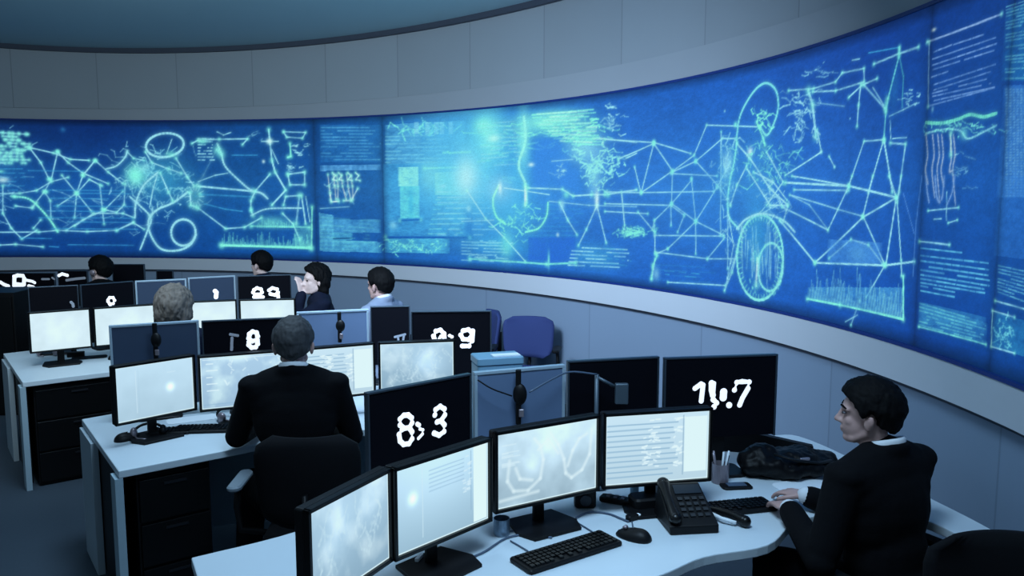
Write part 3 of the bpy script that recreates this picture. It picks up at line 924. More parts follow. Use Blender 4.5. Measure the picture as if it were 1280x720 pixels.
# --- enlargement H + I (text window)
H_ = Sheet(1140, 0, 3.0)
WT = hexc(120, 165, 225)
H_.line([(85, 158), (370, 52)], w=4, col=hexc(140, 180, 230), al=0.85); H_.line([(92, 160), (88, 400)], w=3.4, col=hexc(110, 165, 215), al=0.75)
H_.blob(110, 112, 14, 7, hexc(190, 220, 230), 0.9)
yy = 0
for x0, y0, x1, y1 in ((110, 195, 180, 168), (185, 168, 300, 130), (105, 222, 350, 140), (105, 245, 355, 162), (105, 262, 345, 188), (100, 290, 165, 268), (110, 318, 350, 240), (110, 338, 330, 268),
                       (105, 350, 315, 296), (105, 362, 330, 312), (110, 378, 345, 326), (90, 398, 345, 328)):
    H_.text((x0, y0 - 4), (x1, y1 - 4), (x1, y1 + 4), (x0, y0 + 4), 1, w=3, col=WT, al=0.8, fill=0.97, ragged=0.02)
H_.blob(105, 410, 8, 12, CY_, 0.5)
H_.curve([(80, 460), (140, 462), (200, 448), (250, 430), (300, 438), (350, 425)], w=7, col=hexc(110, 225, 205), al=0.75)
H_.curve([(80, 500), (150, 485), (210, 490), (240, 520), (300, 495), (350, 470)], w=4, col=hexc(120, 200, 225), al=0.7)
H_.scribble(80, 455, 350, 500, 40, step=16, w=2.2, col=GR, al=0.5, flat=0.7); H_.blob(225, 500, 26, 24, GR, 0.5)
for x, y1 in ((80, 690), (105, 740), (125, 760), (140, 700), (172, 640), (185, 770)):
    H_.curve([(x, 505), (x + 6, 580), (x - 2, 640), (x + 8, y1)], w=3, col=hexc(150, 180, 215), al=0.75)
H_.line([(175, 500), (175, 580)], w=5, col=hexc(170, 220, 220), al=0.6)
H_.scribble(195, 570, 240, 700, 14, step=16, w=2, al=0.3)
I_ = Sheet(1140, 220, 3.0)
I_.line([(88, 130), (205, 118)], w=2.8, col=CY_, al=0.8); I_.line([(160, 60), (158, 165)], w=2); I_.line([(110, 162), (138, 160)], w=2.4); I_.line([(165, 176), (200, 165)], w=2.6)
I_.curve([(80, 0), (85, 60), (92, 100)], w=3, col=WT, al=0.7); I_.curve([(115, 0), (120, 70), (130, 100)], w=3.4, col=WT, al=0.7); I_.curve([(150, 0), (145, 60), (140, 90)], w=3, col=WT, al=0.6); I_.curve([(190, 0), (180, 60), (160, 110)], w=2.6, col=WT, al=0.6)
I_.line([(55, 245), (170, 258)], w=3.6, col=CY_, al=0.75)
for k, (y0, y1, e) in enumerate(((270, 300, 0.6), (298, 328, 1), (318, 352, 1), (336, 374, 1), (352, 392, 1), (370, 412, 1), (385, 428, 0.95), (400, 442, 0.95), (412, 460, 0.5), (430, 478, 0.5))):
    x1 = 60 + 265 * e
    I_.text((60, y0 - 3), (x1, y0 + (y1 - y0) * e - 3), (x1, y0 + (y1 - y0) * e + 3), (60, y0 + 3), 1, w=3.6, col=hexc(90, 185, 225), al=0.8, fill=0.95, ragged=0.03)
I_.quad((55, 470), (180, 500), (310, 560), (52, 560), hexc(50, 130, 190), 0.55)
I_.quad((52, 480), (310, 550), (312, 630), (52, 565), hexc(55, 140, 195), 0.5)
I_.text((55, 470), (310, 545), (310, 628), (55, 565), 7, w=2.8, col=hexc(110, 215, 220), al=0.55, ragged=0.05)
I_.line([(52, 565), (310, 632)], w=3, col=GR, al=0.6)
# right-hand windows
H_.quad((385, 40), (700, -80), (700, 300), (380, 300), hexc(30, 110, 175), 0.5)
H_.text((388, 20), (700, -80), (700, 296), (384, 300), 24, w=2.6, col=hexc(110, 200, 220), al=0.6, fill=0.8)
H_.quad((378, 320), (600, 320), (600, 740), (372, 740), hexc(50, 120, 205), 0.5)
for x in range(385, 600, 14):
    H_.text((x, 330), (x + 9, 330), (x + 9, 740), (x, 740), 40, w=1.6, col=hexc(110, 180, 230), al=0.35, ragged=0.05)
I_.quad((360, 0), (600, 0), (600, 330), (355, 300), hexc(50, 120, 205), 0.4)
I_.text((358, 330), (600, 380), (600, 530), (355, 440), 9, w=2.6, col=hexc(110, 200, 220), al=0.6)
I_.line([(345, 468), (600, 540)], w=3.4, col=CY_, al=0.7); I_.quad((335, 505), (600, 590), (600, 720), (330, 640), hexc(40, 130, 185), 0.55)
I_.scribble(340, 530, 420, 650, 30, step=12, w=2.6, col=hexc(110, 210, 225), al=0.6, flat=1.2)
I_.line([(335, 505), (420, 530)], w=3, al=0.7); I_.line([(330, 640), (420, 665)], w=3, al=0.7); I_.line([(335, 505), (330, 640)], w=2.5)

vw = thing('video_wall', 'long curved blue video wall of glowing maps, charts and network lines', 'video wall', (0, 0, 0))
for p in PANELS:
    # fine window edges
    p.C *= 1.0 + 0.03 * rng.standard_normal(p.C.shape[:2])[..., None]
    e = np.exp(-np.minimum(np.arange(len(p.S)), np.arange(len(p.S))[::-1]) / 4.0)
    p.C *= (1 - 0.25 * e)[None, :, None]
    p.build(vw)
M_BEZEL = mat('blue_black_bezel', (26, 52, 120), 0.35)
s_l, s_r = PANELS[0].S[0] - 0.05, PANELS[-1].S[-1] + 0.05
ring('housing', M_BEZEL, lambda s: ZB(s) - 0.0, lambda s: ZT(s), 0.030, s0=s_l, s1=s_r, thick=0.10, parent=vw)
ring('top_rail', M_BEZEL, lambda s: ZT(s) - 0.014, lambda s: ZT(s) + 0.004, 0.045, s0=s_l, s1=s_r, thick=0.02, parent=vw)
ring('bottom_rail', M_BEZEL, lambda s: ZB(s) - 0.004, lambda s: ZB(s) + 0.012, 0.055, s0=s_l, s1=s_r, thick=0.03, parent=vw)

# ------------------------------------------------------------------ monitors
DZ = 0.74


def mon_picture(kind, w=150, h=100):
    yy, xx = np.mgrid[0:h, 0:w]
    u, v = xx / (w - 1), yy / (h - 1)      # v upward
    base = np.array([205, 226, 240.])
    C = np.zeros((h, w, 3)) + base
    nz = np.zeros((h, w))
    r = np.random.default_rng(abs(hash(kind)) % 1000 if False else sum(map(ord, kind)))
    for k in range(5):
        f = 2 ** k * 2.2
        g = r.random((int(f) + 3, int(f * 1.5) + 4))
        gx = u * (g.shape[1] - 1.001); gy = v * (g.shape[0] - 1.001)
        i, j = gy.astype(int), gx.astype(int); a, b_ = gy - i, gx - j
        a = a * a * (3 - 2 * a); b_ = b_ * b_ * (3 - 2 * b_)
        nz += ((g[i, j] * (1 - b_) + g[i, j + 1] * b_) * (1 - a) + (g[i + 1, j] * (1 - b_) + g[i + 1, j + 1] * b_) * a) / 2 ** k
    nz = (nz - nz.mean()) / nz.std()

    def ln(x0, y0, x1, y1, wd, col, al):
        dx, dy = (x1 - x0) * 1.5, y1 - y0
        L = dx * dx + dy * dy + 1e-9
        t = np.clip(((u - x0) * 1.5 * dx + (v - y0) * dy) / L, 0, 1)
        d = np.hypot((u - x0) * 1.5 - t * dx, v - y0 - t * dy)
        m = (np.clip((wd - d) / 0.008 + .5, 0, 1) * al)[..., None]
        C[:] = C * (1 - m) + np.array(col) * m
    if kind.startswith('blank'):
        C[:] = np.array([226, 238, 244]) + nz[..., None] * 2.5
        C += (np.exp(-((u - .55) ** 2 + (v - .5) ** 2) / .12) * 12)[..., None]
    elif kind.startswith('map'):
        C[:] = np.array([172, 196, 214]); C += np.clip(nz, -.5, 2)[..., None] * np.array([15, 12, 9])
        C += ((v - .5) * 34)[..., None]
        for _ in range(3):
            x, y = r.uniform(.2, .8), r.uniform(.45, .85)
            C += (np.exp(-((u - x) ** 2 * 30 + (v - y) ** 2 * 14)) * 16)[..., None]
        for _ in range(34):
            x, y = r.uniform(.08, .92), r.uniform(.3, .95)
            for q in range(4):
                x2, y2 = x + r.uniform(-.04, .05), y - r.uniform(0, .1)
                ln(x, y, x2, y2, r.uniform(.008, .022), (222, 238, 244), .22); x, y = x2, y2
    elif kind.startswith('organ'):
        C[:] = np.array([186, 206, 220]) + ((v - .4) * 34)[..., None] + nz[..., None] * 7
        C += (np.exp(-((u - .55) ** 2 * 9 + (v - .75) ** 2 * 8)) * 34)[..., None]
        for P in ([(.12, .62), (.1, .35), (.16, .2), (.3, .17), (.42, .3), (.45, .55), (.42, .75), (.36, .86)], [(.95, .85), (.93, .5), (.85, .3), (.74, .22), (.68, .3), (.66, .5), (.6, .72), (.52, .9)],
                  [(.4, .7), (.5, .82), (.6, .6)], [(.18, .5), (.22, .35), (.34, .3)], [(.7, .4), (.75, .6), (.82, .75), (.9, .8)], [(.03, .1), (.4, .13)]):
            for a, b_ in zip(P[:-1], P[1:]): ln(*a, *b_, .030, (236, 246, 249), .36); ln(*a, *b_, .012, (244, 250, 251), .4)
        for _ in range(10): y = r.uniform(.55, .85); ln(.05, y, .05 + r.uniform(.05, .2), y, .007, (230, 242, 248), .7)
    elif kind.startswith('list'):
        C[:] = np.array([206, 224, 236])
        C += ((v - .5) * 16)[..., None]
        for k in range(11):
            y = .1 + k * .075; ln(.02, y, .6 + r.uniform(0, .1), y + .008, .010, (150, 182, 208), .8)
        for k in range(60):
            x, y = r.choice([r.uniform(.34, .5), r.uniform(.64, .74)]), r.uniform(.22, .92); ln(x, y, x + r.uniform(.01, .06), y + r.uniform(-.02, .02), .011, (242, 250, 252), .8)
        ln(.75, .08, .75, .95, .006, (140, 170, 195), .8)
        C[(u > .765) & (u < .985) & (v > .12) & (v < .92)] = (236, 248, 250)
    elif kind.startswith('form'):
        C[:] = np.array([176, 202, 220]); C += ((v - .3) * 40)[..., None]
        C += (np.exp(-((u - .4) ** 2 * 5 + (v - .75) ** 2 * 5)) * 16)[..., None]
        for k in range(6): y = .62 + k * .05; ln(.34, y, .72, y + .01, .006, (160, 190, 214), .7)
        ln(.27, .1, .27, .93, .006, (220, 236, 244), .7); ln(.8, .2, .8, .95, .006, (150, 180, 205), .8)
        for k in range(20): y = r.uniform(.45, .9); x = r.uniform(.70, .78); ln(x, y, x + .03, y, .009, (232, 244, 250), .7)
        C[(u > .83) & (u < .985) & (v > .03)] = (238, 250, 251)
        C += (np.exp(-((u - .17) ** 2 * 500 + (v - .6) ** 2 * 180)) * 70)[..., None]
    elif kind.startswith('chart'):
        C[:] = np.array([184, 208, 228]); C += np.clip(nz, -.5, 2)[..., None] * np.array([16, 14, 8]) + ((v - .5) * 20)[..., None]
        for k in range(5): ln(.07, .35 + k * .13, .07 + r.uniform(.05, .14), .35 + k * .13, .012, (240, 249, 251), .8)
        for k in range(24):
            x = r.choice([r.uniform(.3, .38), r.uniform(.5, .95)]); y = r.uniform(.35, .9); ln(x, y, x + r.uniform(-.04, .04), y + r.uniform(-.1, .1), .014, (238, 248, 251), .55)
        ln(.02, .08, .98, .08, .008, (150, 182, 210), .7); ln(.03, .95, .97, .95, .008, (240, 248, 250), .8)
    elif kind.startswith('login'):
        C[:] = np.array([196, 218, 234]) + nz[..., None] * 2; C += ((v - .5) * 22)[..., None]
        C += (np.exp(-((u - .69) ** 2 * 420 + (v - .5) ** 2 * 180)) * 80)[..., None]
        ln(.25, .12, .25, .9, .006, (222, 236, 246), .8); ln(.28, .12, .28, .9, .003, (170, 196, 216), .6)
        ln(.66, .78, .76, .78, .01, (222, 236, 246), .6)
    b_ = ((u < .012) | (u > .988) | (v < .02) | (v > .98))
    C[b_] = (228, 243, 250)
    C = C * np.array([.93, .985, 1.0])
    return np.clip(C, 0, 248) / 255.0


def monitor(label, bl, br, zb, h, pic, group, desk=DZ, tilt=0.0, stand='flat'):
    """desk monitor whose housing spans from bl to br (plan points, screen towards the viewer's side)"""
    bl, br = V(bl), V(br)
    w = (br - bl).xy.length - 0.006
    mid = (bl + br) / 2
    rz = math.atan2(br.y - bl.y, br.x - bl.x)
    t = thing('monitor', label, 'monitor', (mid.x, mid.y, desk), rz, group)
    z0 = zb - desk
    MB().rbox((0, 0.020, z0 + h / 2), (w, h, 0.030), 0.008, M=Matrix.Rotation(math.pi / 2, 3, 'X')).build('housing', M_BLACK, t)
    f = MB()
    bz = 0.012
    for c, d in (((0, -0.004, z0 + bz / 2), (w, .022, bz)), ((0, -0.004, z0 + h - bz / 2), (w, .022, bz)), ((-w / 2 + bz / 2, -0.004, z0 + h / 2), (bz, .022, h)), ((w / 2 - bz / 2, -0.004, z0 + h / 2), (bz, .022, h))):
        f.box(c, d)
    f.build('bezel', M_BLACK2, t, bevel=0.002)
    sw, sh = w - 2 * bz, h - 2 * bz
    P = mon_picture(pic)
    hh, ww, _ = P.shape
    gx = np.linspace(-sw / 2, sw / 2, ww); gz = np.linspace(z0 + bz, z0 + bz + sh, hh)
    co = np.stack([np.broadcast_to(gx, (hh, ww)), np.full((hh, ww), -0.003), np.broadcast_to(gz[:, None], (hh, ww))], -1).reshape(-1, 3)
    grid_mesh('screen', co, ww, hh, P.reshape(-1, 3), t)
    # back bulge, neck and foot
    MB().rbox((0, 0.045, z0 + h / 2), (w * .45, h * .5, 0.03), 0.02, M=Matrix.Rotation(math.pi / 2, 3, 'X')).build('rear_cover', M_BLACK, t)
    n_ = MB(); n_.box((0, 0.065, (z0 + h * .45) / 2 + 0.005), (0.045, 0.016, z0 + h * .45)); n_.build('stand_neck', M_BLACK, t, bevel=0.003)
    MB().prism([(-.13, .0), (-.10, -.075), (.10, -.075), (.13, .0), (.10, .13), (-.10, .13)], 0.0, 0.012).build('stand_foot', M_BLACK, t, bevel=0.003)
    return t


GA, GB, GC = 'monitors on the front desk', 'monitors on the middle desk', 'monitors on the back desk'
zA, hA = 0.845, 0.295
# front row
tl = at(379, 638, zA + hA); tr = at(487, 583, zA + hA)
monitor('monitor with a smoky blue map, nearest and leftmost on the front desk', tl, tr, zA, hA, 'map_a', GA)
monitor('monitor showing a pale form with a white right column, front desk', at(490, 702, zA), at(613, 650, zA), zA, hA, 'form_a', GA)
monitor('monitor showing two white organ-like curves, third along the front desk', at(616, 642, zA), at(748, 612, zA), zA, hA, 'organ_a', GA)
monitor('monitor with a lined list and white side column behind the desk phone', at(751, 611, zA), at(888, 600, zA), zA, hA, 'list_a', GA)
# middle row
monitor('monitor with a small white glow on pale blue, left end of middle desk', at(143, 533, zA), at(246, 512, zA), zA, hA, 'login_b', GB)
monitor('monitor with white chart marks left of the grey haired man', at(249, 515, zA), at(358, 504, zA), zA, hA, 'chart_b', GB)
monitor('monitor with a white right edge just right of the grey haired man', at(362, 504, zA), at(470, 492, zA), zA, hA, 'list_b', GB)
monitor('monitor with a faint arch figure above the 8,3 board', at(473, 492, zA), at(570, 487, zA), zA, hA, 'map_b', GB)
# back row
monitor('blank white monitor at the left end of the back desk', at(37, 442, zA), at(116, 434, zA), zA, hA, 'blank_a', GC)
monitor('blank white monitor left of the ash brown haired person', at(118, 434, zA), at(196, 427, zA), zA, hA, 'blank_b', GC)
monitor('blank white monitor right of the ash brown haired person', at(222, 424, zA), at(298, 420, zA), zA, hA, 'blank_c', GC)
monitor('blank white monitor at the right end of the back desk, under a numbered board', at(300, 420, zA), at(371, 418, zA), zA, hA, 'blank_d', GC)

# ------------------------------------------------------------------ number boards behind the monitors


def board(label, tl, tr, z0, z1, kind, group, desk=DZ, strokes=(), sheet=None, edge_left=True, hardware=None):
    """upright display board; tl / tr are plan points of its top corners; strokes traced on the enlargement `sheet`"""
    tl, tr = V(tl), V(tr)
    w = (tr - tl).xy.length - 0.006
    mid = (tl + tr) / 2
    rz = math.atan2(tr.y - tl.y, tr.x - tl.x)
    t = thing('display_board' if kind != 'glass' else 'screen_divider', label, 'display board' if kind != 'glass' else 'screen divider', (mid.x, mid.y, desk), rz, group)
    m = {'dark': M_DARKBOARD, 'glass': M_GLASSGREY, 'slate': M_GLASSDARK}[kind]
    a, b_ = z0 - desk, z1 - desk
    MB().box((0, 0, (a + b_) / 2), (w - .016, .018, b_ - a - .012)).build('board', m, t, bevel=0.002)
    f = MB()
    fr = 0.008 if kind == 'dark' else 0.013
    f.box((0, 0, b_ - fr / 2), (w, .026, fr)); f.box((-w / 2 + fr / 2, 0, (a + b_) / 2 - fr / 2), (fr, .026, b_ - a - fr)); f.box((w / 2 - fr / 2, 0, (a + b_) / 2 - fr / 2), (fr, .026, b_ - a - fr))
    f.build('frame', M_SILVER if kind != 'dark' else mat('dark_frame', (60, 72, 84), 0.4, metal=0.5), t, bevel=0.002)
    s = MB()
    s.box((0, .02, (a + 0.1) / 2 + .0), (.06, .018, a + 0.1)); s.build('stand_neck', M_BLACK, t)
    MB().rbox((0, .02, .007), (.24, .16, .014), .03).build('stand_foot', M_BLACK, t)
    if strokes:
        R = Matrix.Rotation(-rz, 3, 'Z')
        nrm = V((math.sin(rz), -math.cos(rz), 0))
        base = V((mid.x, mid.y, desk)) + nrm * 0.012
        ox, oy, k = sheet
        for pts, wd, dim in strokes:
            g = MB()
            loc = []
            for x, y in pts:
                d = sight(ox + x / k, oy + y / k)
                o_ = V((0, 0, CAMH))
                tt = (base - o_).dot(nrm) / d.dot(nrm)
                q = R @ (o_ + d * tt - V((mid.x, mid.y, desk)))
                loc.append(q)
                dist = tt
            r = wd * 1.22 / k / F * dist / 2
            if len(loc) > 1: g.tube(loc, r, n=10, flat=1.0)
            for q in loc: g.ell(q, r, nu=12, nv=8)
            # flatten to a decal a few millimetres thick
            yb = -0.0125
            g.v = [(v[0], yb + (v[1] - yb) * 0.12, v[2]) for v in g.v]
            g.build('numeral', M_DIGITDIM if dim else M_DIGIT, t)
    return t


ZTP = 1.27
GBa, GBb, GBc, GBd = 'boards behind the front monitors', 'boards behind the middle monitors', 'boards behind the back monitors', 'boards on the far desk'
S4 = (400, 420, 4.0)
board('black board with bold white 8,3 behind the front monitors', at(456, 491, ZTP), at(588, 466, ZTP), 0.80, ZTP, 'dark', GBa, sheet=S4, strokes=[
    ([(440, 395), (458, 410), (460, 435), (446, 458), (420, 462), (400, 445), (400, 415), (418, 397), (440, 395)], 24, 0),
    ([(446, 458), (460, 480), (460, 515), (445, 538), (418, 542), (400, 525), (395, 492), (410, 468)], 24, 0),
    ([(486, 440), (495, 446)], 20, 0), ([(500, 465), (514, 470), (512, 490), (492, 512)], 15, 0),
    ([(574, 395), (578, 368), (600, 352), (622, 365), (624, 395), (606, 422), (585, 430)], 24, 0),
    ([(606, 425), (622, 445), (620, 478), (596, 496), (570, 486)], 24, 0)])
board('grey blue divider with black bracket behind the front monitors', at(591, 465, ZTP), at(706, 455, ZTP), 0.80, ZTP, 'glass', GBa)
board('black board crossed by a thin grey arm, front desk', at(708, 451, ZTP), at(824, 445, ZTP), 0.88, ZTP, 'dark', GBa)
S5 = (700, 420, 4.0)
board('black board with white 11:7 at the right of the front desk', at(829, 447, ZTP), at(972, 442, ZTP), 0.905, ZTP, 'dark', GBa, sheet=S5, strokes=[
    ([(675, 262), (705, 240), (715, 245), (706, 325)], 22, 0), ([(758, 236), (758, 270), (764, 296)], 26, 0), ([(770, 236), (766, 290)], 18, 0), ([(766, 318), (782, 335), (770, 354)], 24, 0),
    ([(818, 280), (816, 308)], 32, 0), ([(845, 345), (846, 346)], 26, 0), ([(872, 270), (884, 232), (910, 228), (946, 230), (940, 262), (912, 310), (898, 345)], 22, 0)])
board('slate divider with black centre bracket behind the glowing-dot monitor', at(135, 407, ZTP), at(249, 400, ZTP), 0.80, ZTP, 'slate', GBb)
S7 = (280, 380, 4.0)
board('black board with a round white 8 left of the grey haired man', at(251, 401, ZTP), at(369, 396, ZTP), 0.86, ZTP, 'dark', GBb, sheet=S7, strokes=[
    ([(128, 150), (143, 138), (162, 143), (168, 162), (160, 182), (140, 186), (124, 172), (128, 150)], 20, 0),
    ([(126, 190), (124, 205), (138, 218), (158, 216), (168, 200), (166, 180)], 20, 0), ([(32, 152), (68, 158)], 12, 1), ([(40, 170), (38, 228)], 12, 1)])
board('grey blue divider right of the grey haired head', at(370, 390, ZTP), at(461, 386, ZTP), 0.86, ZTP, 'glass', GBb)
S2 = (280, 300, 4.0)
board('narrow black board in front of the man in the pale shirt', at(462, 383, 1.25), at(513, 382, 1.25), 0.86, 1.25, 'dark', GBb, sheet=S2, strokes=[([(855, 485), (905, 472)], 10, 1), ([(870, 485), (872, 500)], 9, 1), ([(900, 476), (896, 500)], 9, 1)])
board('black board with white 0,9 at the right end of the middle desk', at(513, 389, ZTP), at(615, 388, ZTP), 0.86, ZTP, 'dark', GBb, sheet=S2, strokes=[
    ([(1055, 505), (1048, 480), (1060, 456), (1082, 450), (1100, 468), (1102, 505)], 20, 0), ([(1070, 505), (1085, 480)], 12, 0), ([(1128, 478), (1140, 484), (1132, 508)], 14, 0),
    ([(1238, 462), (1222, 448), (1196, 454), (1184, 475), (1196, 496), (1222, 498), (1240, 480), (1244, 455), (1240, 505), (1225, 530), (1192, 530)], 20, 0)])
board('plain black board at the left end of the back desk', at(34, 359, ZTP), at(98, 356, ZTP), 0.86, ZTP, 'dark', GBc, sheet=(0, 300, 7.2), strokes=[([(640, 560), (655, 575), (660, 598)], 20, 1)])
S1 = (0, 300, 4.0)
board('black board with a small white 9 on the back desk', at(99, 356, ZTP), at(167, 351, ZTP), 0.86, ZTP, 'dark', GBc, sheet=S1, strokes=[
    ([(540, 300), (548, 288), (565, 288), (573, 302), (566, 318), (548, 320), (540, 306)], 13, 0), ([(555, 318), (552, 330)], 10, 0)])
board('slate divider behind the ash brown haired head', at(168, 351, ZTP), at(233, 348, ZTP), 0.86, ZTP, 'slate', GBc)
board('slate divider with a white numeral on the back desk', at(234, 347, ZTP), at(294, 344, ZTP), 0.86, ZTP, 'slate', GBc, sheet=S1, strokes=[([(1075, 255), (1082, 262), (1080, 285)], 18, 0)])
board('black board with white 83 at the right end of the back desk', at(296, 345, ZTP), at(364, 343, ZTP), 0.86, ZTP, 'dark', GBc, sheet=S2, strokes=[
    ([(150, 250), (165, 240), (185, 246), (190, 262), (180, 272), (155, 272), (145, 262), (150, 250)], 15, 0), ([(150, 285), (195, 285)], 14, 0),
    ([(225, 252), (242, 240), (265, 246), (270, 262), (255, 275), (232, 270)], 15, 0), ([(268, 265), (272, 288)], 14, 0)])
YD = 8.1
S3 = (0, 300, 7.2)


def far_board(label, x0, y0, x1, z0, st, m='dark'):
    a = atd(x0, y0, YD); b_ = atd(x1, y0, YD)
    board(label, a, b_, z0, a.z, m, GBd, sheet=S3, strokes=st)


far_board('black board with a chunky white 8 on the far desk, leftmost', -20, 341, 69, 0.84, [
    ([(130, 330), (160, 318), (205, 322), (218, 345), (215, 400), (200, 430), (150, 432), (128, 410), (130, 330)], 30, 0), ([(150, 400), (195, 405)], 34, 0), ([(240, 362), (290, 372), (312, 384)], 22, 0), ([(262, 415), (298, 425)], 28, 0),
    ([(5, 380), (35, 400), (75, 415)], 26, 0), ([(380, 352), (440, 352)], 16, 1), ([(470, 340), (488, 352)], 14, 1)])
far_board('black board with faint white marks beside the far left person', 72, 338, 110, 0.84, [([(530, 320), (560, 305), (605, 318)], 24, 0), ([(600, 362), (680, 350), (760, 342)], 20, 1)])
far_board('black board right of the far left person', 140, 330, 181, 0.84, [])
far_board('small black board at the right end of the far desk', 195, 338, 217, 0.84, [])

# small fittings on the dividers


def bracket(label, px, py0, py1, Y, cat='bracket'):
    a = atd(px, py0, Y); b_ = atd(px, py1, Y)
    t = thing('cable_bracket', label, cat, (a.x, Y, b_.z))
    h = a.z - b_.z
    m = MB(); m.rbox((0, 0, h / 2), (.022, .02, h), .006); m.build('arm', M_BLACK, t)
    m = MB(); m.ell((0.006, -.004, h * .55), (.028, .018, h * .2)); m.build('grip', M_BLACK, t, smooth=True)
    m = MB(); m.rbox((0.012, -.012, h * .22), (.02, .014, .03), .004); m.build('clip', M_CUP, t)
    return t


bracket('black bracket hanging on the grey divider beside the pale tray box', 648, 462, 530, 3.10)
bracket('black bracket on the slate divider behind the glowing-dot monitor', 193, 404, 450, 4.22)
bracket('black bracket on the divider right of the grey haired head', 424, 390, 428, 4.66)


# ------------------------------------------------------------------ desks


def smooth_line(pts, k=5):
    P = [V((*p, 0)) for p in pts]
    P = [P[0] * 2 - P[1]] + P + [P[-1] * 2 - P[-2]]
    out = []
    for i in range(1, len(P) - 2):
        for j in range(k):
            t = j / k
            a, b_, c, d = P[i - 1], P[i], P[i + 1], P[i + 2]
            q = 0.5 * ((2 * b_) + (-a + c) * t + (2 * a - 5 * b_ + 4 * c - d) * t * t + (-a + 3 * b_ - 3 * c + d) * t ** 3)
            out.append((q.x, q.y))
    out.append((P[-2].x, P[-2].y))
    return out


def wallslab(mb, a, b_, th, z0, z1):
    a, b_ = V((*a, 0)), V((*b_, 0))
    d = (b_ - a); L = d.length
    mid = (a + b_) / 2
    mb.box((mid.x, mid.y, (z0 + z1) / 2), (L, th, z1 - z0), rz=math.atan2(d.y, d.x))


def desk(label, front, back, modesty, ends, loc, side=None):
    t = thing('desk', label, 'desk', (loc[0], loc[1], 0))
    f, b_ = smooth_line(front), smooth_line(back)
    MB().prism(f + b_[::-1], DZ - 0.035, DZ).build('desktop', M_WHITE, t, world=True, bevel=0.004)
    m = MB()
    for a, c in modesty: wallslab(m, a, c, 0.018, 0.10, DZ - 0.035)
    m.build('modesty_panel', M_GREYPANEL, t, world=True)
    for a, c, z0, mt in ends:
        m = MB(); wallslab(m, a, c, 0.035, z0, DZ - 0.036); m.build('end_panel', mt, t, world=True, bevel=0.002)
    if side:
        m = MB(); wallslab(m, side[0], side[1], 0.012, 0.02, DZ - 0.05); m.build('recess_shade', M_BLACK, t, world=True)  # black sheet filling the open desk end, stands in for shade in the recess
    return t


def P2(px, py, z=DZ):
    q = at(px, py, z)
    return (q.x, q.y)


def lerp2(a, b_, t): return (a[0] + (b_[0] - a[0]) * t, a[1] + (b_[1] - a[1]) * t)


def off2(f0, b0, f1, d, e):
    """point d metres back from the desk corner along its end and e metres in along its front edge"""
    a = V((b0[0] - f0[0], b0[1] - f0[1])).normalized(); c = V((f1[0] - f0[0], f1[1] - f0[1])).normalized()
    return (f0[0] + a.x * d + c.x * e, f0[1] + a.y * d + c.y * e)


bA0 = P2(239, 697); bA1 = P2(380, 661)
backA = [bA0, bA1, (-.3, 3.33), (.2, 3.62), (.8, 3.87), (1.3, 3.98), (1.50, 3.9), P2(1168, 625), P2(1240, 662), (1.80, 2.5)]
frontA = [(-.62, 1.72), (-.25, 1.93), (.15, 2.27), P2(822, 720), P2(880, 696), P2(960, 681), (1.06, 2.88), (1.28, 2.98), (1.47, 2.97), (1.59, 2.84), (1.66, 2.5), (1.78, 2.1)]
desk('long curved white desk at the front with the phone on it', frontA, backA, [((-.8, 2.75), (-.25, 3.2)), ((-.25, 3.2), (.8, 3.75))],
     [((-.92, 2.62), (-.62, 1.95), 0.0, M_EDGE), ((1.73, 2.9), (1.74, 2.35), 0.0, M_EDGE)], (0, 2.9))
fB0, bB0 = P2(148, 589), P2(102, 524)
fB1 = P2(283, 563)
frontB = [fB0, fB1, (-1.0, 4.02), (-.5, 4.12), (0.02, 4.15)]
backB = [bB0, (-1.75, 4.86), (-1.2, 5.12), (-.6, 5.26), (.05, 5.3)]
d_ = lerp2(fB0, bB0, 0.04)
desk('white curved desk in the middle, its corner and dark pedestal facing us', frontB, backB, [(off2(fB0, bB0, fB1, .74, .03), off2(fB0, bB0, fB1, .70, .55)), (off2(fB0, bB0, fB1, .70, .55), (-.6, 4.66))],
     [(lerp2(fB0, bB0, 0.62), lerp2(fB0, bB0, 0.97), 0.0, M_EDGE), (lerp2(fB0, bB0, .0), lerp2(fB0, bB0, 0.1), 0.0, M_GREYPANEL), ((0.0, 4.2), (0.03, 5.2), 0.0, M_EDGE)], (-1, 4.4), side=(off2(fB0, bB0, fB1, .1, .028), off2(fB0, bB0, fB1, .68, .028)))
fC0, bC0 = P2(28, 478), P2(4, 442)
fC1 = P2(135, 465)
frontC = [fC0, fC1, (-2.3, 5.83), (-1.85, 5.98)]
backC = [bC0, (-3.3, 6.75), (-2.5, 7.1), (-1.88, 7.22)]
desk('white curved desk at the back left, blank white monitors on it', frontC, backC, [(off2(fC0, bC0, fC1, .74, .03), (-2.2, 6.5))],
     [(lerp2(fC0, bC0, 0.62), lerp2(fC0, bC0, 0.97), 0.0, M_EDGE), (lerp2(fC0, bC0, 0), lerp2(fC0, bC0, .1), 0.0, M_GREYPANEL), ((-1.87, 6.05), (-1.9, 7.15), 0.0, M_EDGE)], (-2.9, 6.2), side=(off2(fC0, bC0, fC1, .1, .028), off2(fC0, bC0, fC1, .68, .028)))
desk('far desk below the video wall, mostly hidden behind the boards', [(-5.6, 7.85), (-4.2, 7.95), (-3.2, 7.95)], [(-5.6, 8.45), (-4.2, 8.55), (-3.2, 8.5)], [((-5.5, 8.3), (-3.4, 8.3))],
     [((-5.5, 7.95), (-5.5, 8.35), 0.0, M_EDGE), ((-3.3, 8.05), (-3.3, 8.4), 0.0, M_EDGE)], (-4.4, 8.1))


